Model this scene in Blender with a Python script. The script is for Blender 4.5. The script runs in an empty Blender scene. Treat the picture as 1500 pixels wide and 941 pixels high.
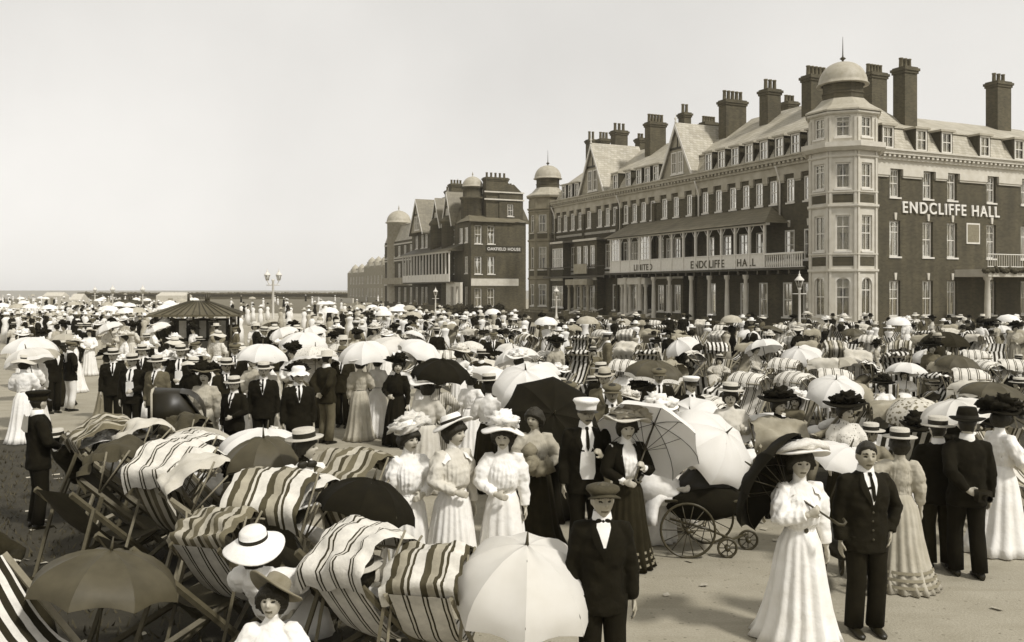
import bpy, math, random
from mathutils import Vector, Matrix, noise
R = math.radians
V = Vector
rnd = random.Random(7)
scene = bpy.context.scene
COL = scene.collection
ALL = []          # every object, linked to the scene at the end
KIDS = {}         # object name -> its children

def reg(o, parent=None):
    ALL.append(o)
    if parent is not None:
        o.parent = parent
        KIDS.setdefault(parent.name, []).append(o)
    return o

def tag(o, label=None, cat=None, group=None, kind=None):
    if label: o['label'] = label
    if cat: o['category'] = cat
    if group: o['group'] = group
    if kind: o['kind'] = kind
    return o

def empty(name, loc=(0, 0, 0), rz=0.0):
    o = bpy.data.objects.new(name, None)
    o.empty_display_size = 0.1
    o.location = loc
    o.rotation_euler = (0, 0, rz)
    return reg(o)

def copy_tree(o, parent=None, over=None):
    c = o.copy()
    ALL.append(c)
    if parent is not None:
        c.parent = parent
        KIDS.setdefault(parent.name, []).append(c)
    if over and c.type == 'MESH':
        m = over.get(o.name.split('.')[0])
        if m is not None and len(c.material_slots):
            c.material_slots[0].link = 'OBJECT'
            c.material_slots[0].material = m
    for k in KIDS.get(o.name, []):
        copy_tree(k, c, over)
    return c

# ---------------------------------------------------------------- mesh builder
class MB:
    def __init__(s):
        s.v = []; s.f = []; s.m = []
    def add(s, vs, fs, m=0):
        o = len(s.v)
        s.v.extend(V(p) for p in vs)
        s.f.extend(tuple(i + o for i in f) for f in fs)
        s.m.extend([m] * len(fs))
        return o
    def box(s, lo, hi, m=0, M=None):
        x0, y0, z0 = lo; x1, y1, z1 = hi
        if x0 > x1: x0, x1 = x1, x0
        if y0 > y1: y0, y1 = y1, y0
        if z0 > z1: z0, z1 = z1, z0
        vs = [V(p) for p in ((x0, y0, z0), (x1, y0, z0), (x1, y1, z0), (x0, y1, z0), (x0, y0, z1), (x1, y0, z1), (x1, y1, z1), (x0, y1, z1))]
        if M is not None: vs = [M @ p for p in vs]
        s.add(vs, [(0, 3, 2, 1), (4, 5, 6, 7), (0, 1, 5, 4), (1, 2, 6, 5), (2, 3, 7, 6), (3, 0, 4, 7)], m)
    def loft(s, rings, m=0, cap=True, closed=True):
        n = len(rings[0]); vs = [p for r in rings for p in r]; fs = []
        for i in range(len(rings) - 1):
            for j in range(n if closed else n - 1):
                k = (j + 1) % n
                fs.append((i * n + j, i * n + k, (i + 1) * n + k, (i + 1) * n + j))
        if cap and closed:
            fs.append(tuple(range(n - 1, -1, -1)))
            fs.append(tuple((len(rings) - 1) * n + j for j in range(n)))
        s.add(vs, fs, m)
    def tube(s, pts, rad, n=8, m=0, cap=True, side=None, flat=1.0):
        pts = [V(p) for p in pts]
        if not hasattr(rad, '__len__'): rad = [rad] * len(pts)
        rings = []; prev = None
        for i, p in enumerate(pts):
            t = (pts[min(i + 1, len(pts) - 1)] - pts[max(i - 1, 0)])
            t = t.normalized() if t.length > 1e-9 else V((0, 0, 1))
            if prev is None:
                ref = V(side) if side is not None else (V((1, 0, 0)) if abs(t.x) < .8 else V((0, 1, 0)))
            else:
                ref = prev
            a = (ref - t * ref.dot(t)).normalized()
            prev = a
            b = t.cross(a)
            rings.append([p + a * (rad[i] * math.cos(2 * math.pi * j / n)) + b * (rad[i] * flat * math.sin(2 * math.pi * j / n)) for j in range(n)])
        s.loft(rings, m, cap)
    def bar(s, a, b, r=.015, m=0, n=6):
        s.tube([a, b], r, n, m)
    def lathe(s, prof, n=16, m=0, M=None, oval=1.0, wave=None, cap=False):
        rings = []
        for r, z in prof:
            ring = []
            for j in range(n):
                a = 2 * math.pi * j / n
                zz = z
                if wave and r > wave[3]:
                    zz += wave[0] * (r / .22) * math.sin(wave[1] * a + wave[2])
                p = V((r * math.cos(a), r * oval * math.sin(a), zz))
                ring.append(M @ p if M is not None else p)
            rings.append(ring)
        s.loft(rings, m, cap)
    def blob(s, c, r, seed=0, m=0, nu=9, nv=6, amp=.35, sq=(1, 1, 1), M=None):
        rings = []
        c = V(c)
        for i in range(nv + 1):
            th = math.pi * (i + .02) / (nv + .04)
            ring = []
            for j in range(nu):
                ph = 2 * math.pi * j / nu
                d = V((math.sin(th) * math.cos(ph), math.sin(th) * math.sin(ph), math.cos(th)))
                k = 1 + amp * noise.noise(d * 2.1 + V((seed * 3.7, seed * 1.3, 0)))
                p = c + V((d.x * sq[0], d.y * sq[1], d.z * sq[2])) * (r * k)
                ring.append(M @ p if M is not None else p)
            rings.append(ring)
        rings.reverse()
        s.loft(rings, m, True)
    def wrinkle(s, amp, freq, start=0, seed=0.0):
        o = V((seed, seed * .7, -seed))
        for i in range(start, len(s.v)):
            p = s.v[i]
            q = p * freq + o
            s.v[i] = p + V((noise.noise(q), noise.noise(q + V((9, 0, 0))), noise.noise(q + V((0, 9, 0))) * .6)) * amp
    def mesh(s, name, mats, smooth=True):
        me = bpy.data.meshes.new(name)
        me.from_pydata([tuple(p) for p in s.v], [], s.f)
        for m in mats: me.materials.append(m)
        if len(mats) > 1: me.polygons.foreach_set('material_index', s.m)
        me.polygons.foreach_set('use_smooth', [bool(smooth)] * len(s.f))
        me.update()
        return me
    def build(s, name, mats, parent=None, smooth=True):
        if not isinstance(mats, (list, tuple)): mats = [mats]
        return reg(bpy.data.objects.new(name, s.mesh(name, mats, smooth)), parent)

def struct(name, mb, mat, parent=None):
    return tag(mb.build(name, mat, parent, False), kind='structure')

# ---------------------------------------------------------------- camera geometry
F, CX, HZ, CAMH = 1300.0, 750.0, 425.0, 3.0
def at(px, Z, h=0.0):
    return V(((px - CX) / F * Z, Z, h))
def zfoot(py):
    return F * CAMH / (py - HZ)
def ztop(py, H):
    return F * (CAMH - H) / (py - HZ)

# ---------------------------------------------------------------- materials (the print is sepia: every colour is a warm grey)
def sep(v):
    w = 1.0 - math.sqrt(max(0.0, min(1.0, v)))
    k = v * (1 + .1 * w)
    return (k, k * (1.0 - .21 * w), k * (1.0 - .72 * w), 1.0)

MATS = {}
def nodes_of(name):
    m = bpy.data.materials.new(name)
    m.use_nodes = True
    nt = m.node_tree
    b = nt.nodes['Principled BSDF']
    return m, nt, b

def mathn(nt, op, a, b=None, c=None):
    n = nt.nodes.new('ShaderNodeMath'); n.operation = op
    for i, x in enumerate((a, b, c)):
        if x is None: continue
        if isinstance(x, (int, float)): n.inputs[i].default_value = x
        else: nt.links.new(x, n.inputs[i])
    return n.outputs[0]

def mixc(nt, fac, a, b, mode='MIX'):
    n = nt.nodes.new('ShaderNodeMix'); n.data_type = 'RGBA'; n.blend_type = mode
    for sock, x in ((n.inputs['Factor'], fac), (n.inputs['A'], a), (n.inputs['B'], b)):
        if isinstance(x, (int, float)): sock.default_value = x
        elif isinstance(x, tuple): sock.default_value = x
        else: nt.links.new(x, sock)
    return n.outputs['Result']

def noisen(nt, vec, scale, detail=4, rough=.55):
    n = nt.nodes.new('ShaderNodeTexNoise')
    n.inputs['Scale'].default_value = scale; n.inputs['Detail'].default_value = detail; n.inputs['Roughness'].default_value = rough
    if vec is not None: nt.links.new(vec, n.inputs['Vector'])
    return n.outputs['Fac']

def objco(nt):
    return nt.nodes.new('ShaderNodeTexCoord').outputs['Object']

def bump(nt, b, h, strength=.3, dist=.02):
    n = nt.nodes.new('ShaderNodeBump'); n.inputs['Strength'].default_value = strength; n.inputs['Distance'].default_value = dist
    nt.links.new(h, n.inputs['Height']); nt.links.new(n.outputs['Normal'], b.inputs['Normal'])

def plain(name, v, rough=.8, var=.25, scale=9, bmp=0.0, bscale=60, spec=.3):
    """one-colour material with soft uneven wear"""
    if name in MATS: return MATS[name]
    m, nt, b = nodes_of(name)
    co = objco(nt)
    f = noisen(nt, co, scale, 5)
    f = mathn(nt, 'MULTIPLY_ADD', f, 2.0, -.5)
    c = mixc(nt, f, sep(v * (1 - var)), sep(min(.9, v * (1 + var * .8))))
    nt.links.new(c, b.inputs['Base Color'])
    b.inputs['Roughness'].default_value = rough
    b.inputs['Specular IOR Level'].default_value = spec
    if bmp: bump(nt, b, noisen(nt, co, bscale, 3), bmp)
    MATS[name] = m
    return m

def striped(name, stops, period, rough=.85, soft=.012, axis=0):
    """canvas stripes running along the cloth; stops = [(pos, value)]"""
    m, nt, b = nodes_of(name)
    co = objco(nt)
    sx = nt.nodes.new('ShaderNodeSeparateXYZ'); nt.links.new(co, sx.inputs[0])
    wob = noisen(nt, co, 3, 2)
    x = mathn(nt, 'MULTIPLY_ADD', wob, .03, sx.outputs[axis])
    x = mathn(nt, 'FRACT', mathn(nt, 'MULTIPLY_ADD', x, 1.0 / period, 10.0))
    r = nt.nodes.new('ShaderNodeValToRGB'); r.color_ramp.interpolation = 'CONSTANT'
    el = r.color_ramp.elements
    while len(el) < len(stops): el.new(.5)
    for e, (p, v) in zip(el, stops):
        e.position = p; e.color = sep(v)
    nt.links.new(x, r.inputs[0])
    g = mathn(nt, 'MULTIPLY_ADD', noisen(nt, co, 5, 6, .7), 1.1, .42)
    c = mixc(nt, 1.0, r.outputs[0], g, 'MULTIPLY')
    nt.links.new(c, b.inputs['Base Color'])
    b.inputs['Roughness'].default_value = rough; b.inputs['Specular IOR Level'].default_value = .2
    bump(nt, b, noisen(nt, co, 18, 4), .35, .02)
    MATS[name] = m
    return m

def brick(name, v, mortar, scale=1.0, var=.3):
    m, nt, b = nodes_of(name)
    co = objco(nt)
    sx = nt.nodes.new('ShaderNodeSeparateXYZ'); nt.links.new(co, sx.inputs[0])
    cb = nt.nodes.new('ShaderNodeCombineXYZ')
    nt.links.new(mathn(nt, 'ADD', sx.outputs[0], sx.outputs[1]), cb.inputs[0]); nt.links.new(sx.outputs[2], cb.inputs[1])
    t = nt.nodes.new('ShaderNodeTexBrick'); nt.links.new(cb.outputs[0], t.inputs['Vector'])
    t.inputs['Scale'].default_value = scale
    t.inputs['Brick Width'].default_value = .23; t.inputs['Row Height'].default_value = .085; t.inputs['Mortar Size'].default_value = .009
    t.inputs['Color1'].default_value = sep(v * (1 - var)); t.inputs['Color2'].default_value = sep(v * (1 + var)); t.inputs['Mortar'].default_value = sep(mortar)
    mp = nt.nodes.new('ShaderNodeMapping'); mp.inputs['Scale'].default_value = (1, 1, .12); nt.links.new(co, mp.inputs[0])
    f = mathn(nt, 'MULTIPLY', mathn(nt, 'MULTIPLY_ADD', noisen(nt, co, .5, 6, .65), 1.0, .5), mathn(nt, 'MULTIPLY_ADD', noisen(nt, mp.outputs[0], 1.6, 5, .6), 1.2, .42))
    c = mixc(nt, 1.0, t.outputs['Color'], f, 'MULTIPLY')
    nt.links.new(c, b.inputs['Base Color']); b.inputs['Roughness'].default_value = .9
    MATS[name] = m
    return m

def slate(name, v):
    m, nt, b = nodes_of(name)
    co = objco(nt)
    sx = nt.nodes.new('ShaderNodeSeparateXYZ'); nt.links.new(co, sx.inputs[0])
    cb = nt.nodes.new('ShaderNodeCombineXYZ')
    nt.links.new(mathn(nt, 'ADD', sx.outputs[0], sx.outputs[1]), cb.inputs[0]); nt.links.new(sx.outputs[2], cb.inputs[1])
    t = nt.nodes.new('ShaderNodeTexBrick'); nt.links.new(cb.outputs[0], t.inputs['Vector'])
    t.inputs['Scale'].default_value = 1.0; t.inputs['Brick Width'].default_value = .34; t.inputs['Row Height'].default_value = .2; t.inputs['Mortar Size'].default_value = .012
    t.inputs['Color1'].default_value = sep(v * .82); t.inputs['Color2'].default_value = sep(v * 1.12); t.inputs['Mortar'].default_value = sep(v * .55)
    f = mathn(nt, 'MULTIPLY_ADD', noisen(nt, co, .7, 6, .65), .8, .6)
    c = mixc(nt, 1.0, t.outputs['Color'], f, 'MULTIPLY')
    nt.links.new(c, b.inputs['Base Color']); b.inputs['Roughness'].default_value = .6
    MATS[name] = m
    return m

def spotted(name, v0, v1, scale=16, thr=.32):
    m, nt, b = nodes_of(name)
    co = objco(nt)
    t = nt.nodes.new('ShaderNodeTexVoronoi'); t.inputs['Scale'].default_value = scale; nt.links.new(co, t.inputs['Vector'])
    f = mathn(nt, 'LESS_THAN', t.outputs['Distance'], thr)
    nt.links.new(mixc(nt, f, sep(v0), sep(v1)), b.inputs['Base Color']); b.inputs['Roughness'].default_value = .85
    MATS[name] = m
    return m

def glassm():
    m, nt, b = nodes_of('window_glass')
    out = nt.nodes['Material Output']
    tr = nt.nodes.new('ShaderNodeBsdfTransparent'); tr.inputs[0].default_value = (.85, .84, .8, 1)
    gl = nt.nodes.new('ShaderNodeBsdfGlossy'); gl.inputs['Roughness'].default_value = .05; gl.inputs[0].default_value = (.9, .88, .82, 1)
    fr = nt.nodes.new('ShaderNodeFresnel'); fr.inputs[0].default_value = 1.5
    mx = nt.nodes.new('ShaderNodeMixShader')
    nt.links.new(mathn(nt, 'MULTIPLY_ADD', fr.outputs[0], .5, .03), mx.inputs[0]); nt.links.new(tr.outputs[0], mx.inputs[1]); nt.links.new(gl.outputs[0], mx.inputs[2])
    nt.links.new(mx.outputs[0], out.inputs[0])
    return m
GLASS = glassm()

# cloth values
WHITE = plain('white_cotton', .74, .9, .12, 5, .4, 15)
PARW = plain('white_parasol_silk', .74, .8, .07, 3)
PARC = plain('cream_parasol_silk', .66, .8, .1, 3)
PARL = plain('pale_parasol_silk', .42, .8, .12, 3)
def thin(m, k=.18):
    nt = m.node_tree; b = nt.nodes['Principled BSDF']; out = nt.nodes['Material Output']
    tl = nt.nodes.new('ShaderNodeBsdfTranslucent'); mx = nt.nodes.new('ShaderNodeMixShader'); mx.inputs[0].default_value = k
    nt.links.new(b.inputs['Base Color'].links[0].from_socket, tl.inputs[0]); nt.links.new(b.outputs[0], mx.inputs[1]); nt.links.new(tl.outputs[0], mx.inputs[2]); nt.links.new(mx.outputs[0], out.inputs[0])
for m_ in (PARW, PARC, PARL): thin(m_)
CREAM = plain('cream_cotton', .53, .9, .15, 6, .4, 15)
LINEN = plain('pale_linen', .38, .9, .2, 6, .4, 15)
GREYC = plain('grey_cloth', .2, .9, .25, 10, .2, 60)
MIDC = plain('mid_grey_cloth', .11, .9, .25, 10, .2, 60)
DARKC = plain('dark_cloth', .02, .9, .3, 10, .2, 60, .12)
BLACKC = plain('black_cloth', .009, .9, .3, 10, .2, 60, .12)
NAVY = plain('navy_serge', .011, .85, .3, 14, .2, 80, .12)
SPOT = spotted('spotted_muslin', .6, .1, 30, .22)
FLORAL = spotted('floral_print', .5, .16, 17, .36)
PINST = striped('pin_striped_cotton', [(0, .55), (.72, .16)], .03)
STRAW = plain('straw', .5, .7, .12, 60, .4, 220)
DSTRAW = plain('dark_straw', .1, .7, .2, 60, .4, 220)
RIBBON = plain('black_ribbon', .016, .6, .2, 30)
SKIN = plain('skin', .43, .55, .12, 30)
TAN = plain('tanned_skin', .33, .55, .14, 30)
FACED = plain('eyes_and_brows', .03, .5, .2, 20)
LIPS = plain('lips', .11, .5, .1, 20)
HAIRD = plain('dark_hair', .02, .5, .35, 30, .5, 90)
HAIRM = plain('brown_hair', .06, .5, .35, 30, .5, 90)
HAIRG = plain('grey_hair', .35, .6, .3, 30, .5, 90)
LEATHER = plain('black_leather', .015, .4, .3, 12)
WOOD = plain('deckchair_beech', .2, .55, .35, 8, .2, 40)
DWOOD = plain('dark_varnished_wood', .05, .5, .3, 8, .2, 40)
STEEL = plain('dark_steel', .05, .35, .3, 20)
FEATHER = plain('white_feather', .64, .95, .12, 30, .6, 120)
DGREY = plain('faded_black_silk', .06, .6, .3, 6)
# deckchair canvases
ST_BOLD = striped('bold_striped_canvas', [(0, .66), (.5, .022)], .13)
ST_THIN = striped('thin_striped_canvas', [(0, .6), (.62, .035), (.72, .55), (.84, .035), (.93, .6)], .17)
ST_WIDE = striped('wide_banded_canvas', [(0, .58), (.3, .05), (.38, .5), (.46, .05), (.56, .3), (.8, .06)], .3)
ST_GREY = striped('grey_banded_canvas', [(0, .4), (.3, .12), (.6, .3), (.8, .05)], .2)
CANVAS = plain('plain_canvas', .28, .9, .25, 6, .12, 30)
PALECAN = plain('pale_canvas', .5, .9, .15, 6, .12, 30)
DCANVAS = plain('dark_canvas', .05, .9, .25, 6, .3, 40)
# ---------------------------------------------------------------- parasols
def scallop_canopy(mb, Rr, depth, L, gores=8, sub=5, nr=7, drop=.0, seed=0, m=0):
    """domed canopy, origin at the grip, apex at +z L; cloth dips between the ribs"""
    n = gores * sub
    rings = []
    for i in range(nr + 1):
        t = i / nr
        ring = []
        for j in range(n):
            a = 2 * math.pi * j / n
            g = (j % sub) / sub
            sag = math.sin(math.pi * g)
            r = Rr * math.sin(t * math.pi / 2 * .93) / math.sin(math.pi / 2 * .93) * (1 - .11 * sag * t * t)
            z = L - depth * (1 - math.cos(t * math.pi / 2 * .93)) - .10 * sag * t * (1 - t) * 4 * Rr * .5 + .03 * sag * t ** 4
            z += .012 * noise.noise(V((math.cos(a) * 2, math.sin(a) * 2, t * 3 + seed)))
            ring.append(V((r * math.cos(a), r * math.sin(a), z)))
        rings.append(ring)
    mb.loft(rings, m, False)
    return rings[-1]

def frill(mb, edge, w, seed=0, m=0):
    n = len(edge)
    rings = []
    for k in (0, .5, 1):
        ring = []
        for j, p in enumerate(edge):
            q = V((p.x, p.y, 0)).normalized()
            ring.append(p + q * (.02 * k + .016 * k * (1 if j % 2 else -1)) - V((0, 0, w * k + .02 * k * noise.noise(V((j * .7, seed, k))))))
        rings.append(ring)
    mb.loft(rings, m, False)

def parasol(name='parasol', Rr=.5, depth=.26, L=.8, cloth=None, ribs=True, fr=None, band=None, seed=0):
    o = empty(name)
    c = MB()
    edge = scallop_canopy(c, Rr, depth, L, seed=seed)
    cc = c.build('canopy', cloth, o)
    for e in cc.data.edges:
        a, b = e.vertices
        if a % 40 == b % 40 and (a % 40) % 5 == 0: e.use_edge_sharp = True
    if fr:
        f = MB(); frill(f, edge, .07, seed); f.build('frill', fr, cc)
    if band:
        f = MB()
        for s0 in (.80, .93):
            f.lathe([(Rr * s0 * .98, L - depth * (1 - math.cos(s0 * 1.46)) + .012), (Rr * (s0 + .05), L - depth * (1 - math.cos((s0 + .05) * 1.46)) + .012)], 40)
        f.build('trim_band', band, cc)
    s = MB(); s.tube([(0, 0, -.14), (0, 0, L + .01)], .009, 6); s.build('stick', DWOOD, o)
    fe = MB(); fe.tube([(0, 0, L - .005), (0, 0, L + .03), (0, 0, L + .1)], [.016, .011, .006], 6); fe.build('ferrule', DWOOD, o)
    h = MB(); h.tube([(0, 0, -.14), (0, 0, -.2), (.02, 0, -.235), (.05, 0, -.235), (.065, 0, -.2)], [.014, .014, .013, .012, .01], 6); h.build('handle', DWOOD, o)
    if ribs:
        for k in range(8):
            a = 2 * math.pi * k / 8
            r = MB()
            pts = []
            for i in range(6):
                t = i / 5
                rr = Rr * math.sin(t * 1.46) / math.sin(1.46)
                pts.append((rr * math.cos(a), rr * math.sin(a), L - depth * (1 - math.cos(t * 1.46)) - .008))
            r.tube(pts, .004, 4)
            mid = V(pts[2]); r.bar((0, 0, L - depth - .08), mid, .0035, 0, 4)
            r.build('rib', STEEL, o)
    return o

def aim(o, base, direction, twist=0.0):
    d = V(direction).normalized()
    q = V((0, 0, 1)).rotation_difference(d)
    o.rotation_mode = 'QUATERNION'
    o.rotation_quaternion = q @ Matrix.Rotation(twist, 3, 'Z').to_quaternion()
    o.location = base

# ---------------------------------------------------------------- deckchairs (sitter faces -y)
def deckchair(cloth, hood=None, wood=None, recl=0.0, seed=0, hs=1.0, a1=135, drop=3):
    o = empty('deckchair')
    wood = wood or WOOD
    W = .29
    def rail(name, a, b, w=.022, par=o):
        r = MB(); r.tube([a, b], [w, w], 4, side=(1, 0, 0), flat=1.5); return r.build(name, wood, par, False)
    top = V((0, .52, 1.0 + recl)); foot = V((0, -.48, .04))
    for s in (-1, 1):
        rail('back_rail', (s * W, top.y, top.z), (s * W, foot.y, foot.z))
        rail('seat_rail', (s * (W - .045), -.5, .40), (s * (W - .045), .52, .04))
        rail('prop', (s * (W + .035), .30, .80), (s * (W + .035), .55, .06), .016)
    for p, q in (((-W, top.y, top.z), (W, top.y, top.z)), ((-W, -.5, .40), (W, -.5, .40)), ((-W, foot.y, foot.z), (W, foot.y, foot.z)), ((-W - .03, .52, .06), (W + .03, .52, .06))):
        rail('crossbar', p, q, .017)
    s = MB(); rows = []
    for i in range(13):
        t = i / 12
        y = .52 + (-.5 - .52) * t; z = top.z + (.40 - top.z) * t - .30 * math.sin(math.pi * t) ** 1.1 * (1 - .2 * t)
        rows.append([V((x * (W - .02), y + .02 * noise.noise(V((x, t * 3, seed))), z - .04 * (1 - x * x) * math.sin(math.pi * t))) for x in [k / 5 - 1 for k in range(11)]])
    s.loft(rows, 0, False, False)
    s.build('sling', cloth, o)
    if hood is not None:
        h = MB(); rows = []
        for i in range(19):
            t = i / 18
            a = R(8 + (a1 - 8) * t)
            bil = 1 + .07 * abs(math.sin(3 * math.pi * t))
            y = .2 + .40 * hs * bil * math.cos(a) - .1 * t; z = 1.0 + recl + .36 * hs * bil * math.sin(a)
            if t < .1: z -= (.1 - t) * .8; y -= (.1 - t) * .9
            row = []
            for k in range(15):
                x = k / 7 - 1
                w = W + .06
                sag = .05 * (1 - math.cos(3 * math.pi * (t))) * .4 * (1 - x * x)
                wr = noise.noise(V((x * 1.8, t * 6, seed + 4))) * .055 + noise.noise(V((x * 6, t * 9, seed))) * .028 - .02 * abs(math.sin(t * 9 + x * 2 + seed))
                sk_ = .08 * x * noise.noise(V((seed * 3.1, 2.2, t)))
                row.append(V((x * w * (1 + .05 * noise.noise(V((t * 6, x, seed)))), y + wr * .8, z - sag - .07 * abs(x) ** 5 + wr + sk_)))
            rows.append(row)
        # the cloth turns down over the front bow
        last = rows[-1]
        for k in range(1, drop + 1):
            rows.append([p + V((0, -.012 * k + .03 * noise.noise(V((p.x * 9, k, seed))), -.045 * k - .02 * noise.noise(V((p.x * 4, seed, k))))) for p in last])
        h.loft(rows, 0, False, False)
        hd = h.build('hood', hood, o)
        for s_ in (-1, 1):
            x = s_ * (W + .075)
            r = MB()
            for a in (a1 - 35, a1 - 3):
                y = .2 + .40 * hs * math.cos(R(a)) - .1 * (a - 8) / (a1 - 8); z = 1.0 + recl + .36 * hs * math.sin(R(a)) - .03
                r.tube([(s_ * W, .34, .82), (x, y, z)], .011, 5)
            r.build('hood_arm', wood, hd)
        v = MB(); v.tube([(-W - .08, rows[18][0].y, rows[18][0].z - .03), (W + .08, rows[18][0].y, rows[18][0].z - .03)], .012, 5); v.build('hood_bow', wood, hd)
    return o
# ---------------------------------------------------------------- people (each faces -y, feet at z 0, built for 1.72 m then scaled)
def ell(rx, ry, yo, z, n=20, pw=2.3, fold=0, fk=0, ph=0):
    out = []
    for j in range(n):
        a = 2 * math.pi * j / n
        c, s = math.cos(a), math.sin(a)
        k = 1 + fold * math.sin(fk * a + ph)
        out.append(V((rx * k * math.copysign(abs(c) ** (2 / pw), c), yo + ry * k * math.copysign(abs(s) ** (2 / pw), s), z)))
    return out

def head_pt(d):
    x, y, z = d.x * .076, d.y * .098, d.z * .118
    if z < 0:
        k = -z / .118
        x *= 1 - .34 * k ** 1.6
        if y > 0: y *= 1 - .5 * k
    if y < 0:
        y *= .95
        ax = abs(x)
        g = lambda u, su, w, sw: math.exp(-(u / su) ** 2 - (w / sw) ** 2)
        zz = z + .014
        y -= .031 * g(x, .013, zz, .026 if zz > 0 else .012)
        y += .017 * g(ax - .031, .017, z - .013, .012)
        y -= .006 * g(ax - .03, .03, z - .034, .010)
        y -= .007 * g(x, .024, z + .058, .011)
        y += .005 * g(x, .02, z + .076, .008)
        y -= .010 * g(x, .026, z + .1, .016)
        y -= .005 * g(ax - .045, .02, z + .022, .022)
    return V((x, y, z))

def sphere_dirs(nu, nv):
    return [[V((math.sin(math.pi * (i + .02) / (nv + .04)) * math.cos(2 * math.pi * j / nu), math.sin(math.pi * (i + .02) / (nv + .04)) * math.sin(2 * math.pi * j / nu), -math.cos(math.pi * (i + .02) / (nv + .04)))) for j in range(nu)] for i in range(nv + 1)]

ARM = {  # wrist target, elbow hint, hand direction, palm normal (for s=+1), curl
    'down': ((.245, -.02, .83), (.25, .5, 0), (0.05, -.1, -1), (-1, 0, 0), .35),
    'fwd': ((.2, -.2, .93), (.25, .6, -.2), (0, -.6, -.8), (-1, 0, 0), .5),
    'front': ((.085, -.21, 1.04), (1, .2, -.7), (-.9, -.3, -.2), (0, 1, 0), .7),
    'hip': ((.19, -.04, 1.03), (1, .3, -.1), (-.4, -.7, -.5), (-.8, .3, 0), .5),
    'hold': ((.13, -.25, 1.19), (.6, .3, -1), (-.3, -.4, .85), (-.8, .3, 0), 1.25),
    'chest': ((.03, -.22, 1.2), (1, .1, -1), (-.7, -.2, .6), (-.2, 1, 0), 1.2),
    'back': ((.07, .17, .96), (1, .6, -.2), (-1, .1, -.2), (0, 1, 0), .6),
    'pocket': ((.2, -.05, .93), (1, .6, -.1), (-.2, -.3, -1), (-1, 0, 0), .3),
    'cane': ((.24, -.28, .98), (.8, .4, -.4), (0, -.8, -.4), (0, .2, -1), 1.2),
    'lap': ((.1, -.27, 1.02), (1, .1, -.5), (-.5, -.9, -.1), (0, .1, -1), .5),
    'rest': ((.27, -.25, 1.08), (1, .2, -.4), (0, -1, -.1), (0, .1, -1), .5),
    'push': ((.17, -.42, 1.0), (.6, .3, -.6), (0, -1, 0), (0, 0, -1), 1.1),
}

def remesh(mb, vox, sm=3):
    tmp = bpy.data.objects.new('tmp', mb.mesh('tmp', []))
    COL.objects.link(tmp)
    md = tmp.modifiers.new('r', 'REMESH'); md.mode = 'VOXEL'; md.voxel_size = vox
    md = tmp.modifiers.new('s', 'SMOOTH'); md.factor = .5; md.iterations = sm
    me = tmp.evaluated_get(bpy.context.evaluated_depsgraph_get()).to_mesh()
    out = MB(); out.add([v.co.copy() for v in me.vertices], [tuple(p.vertices) for p in me.polygons])
    old = tmp.data
    bpy.data.objects.remove(tmp, do_unlink=True); bpy.data.meshes.remove(old)
    return out

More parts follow.
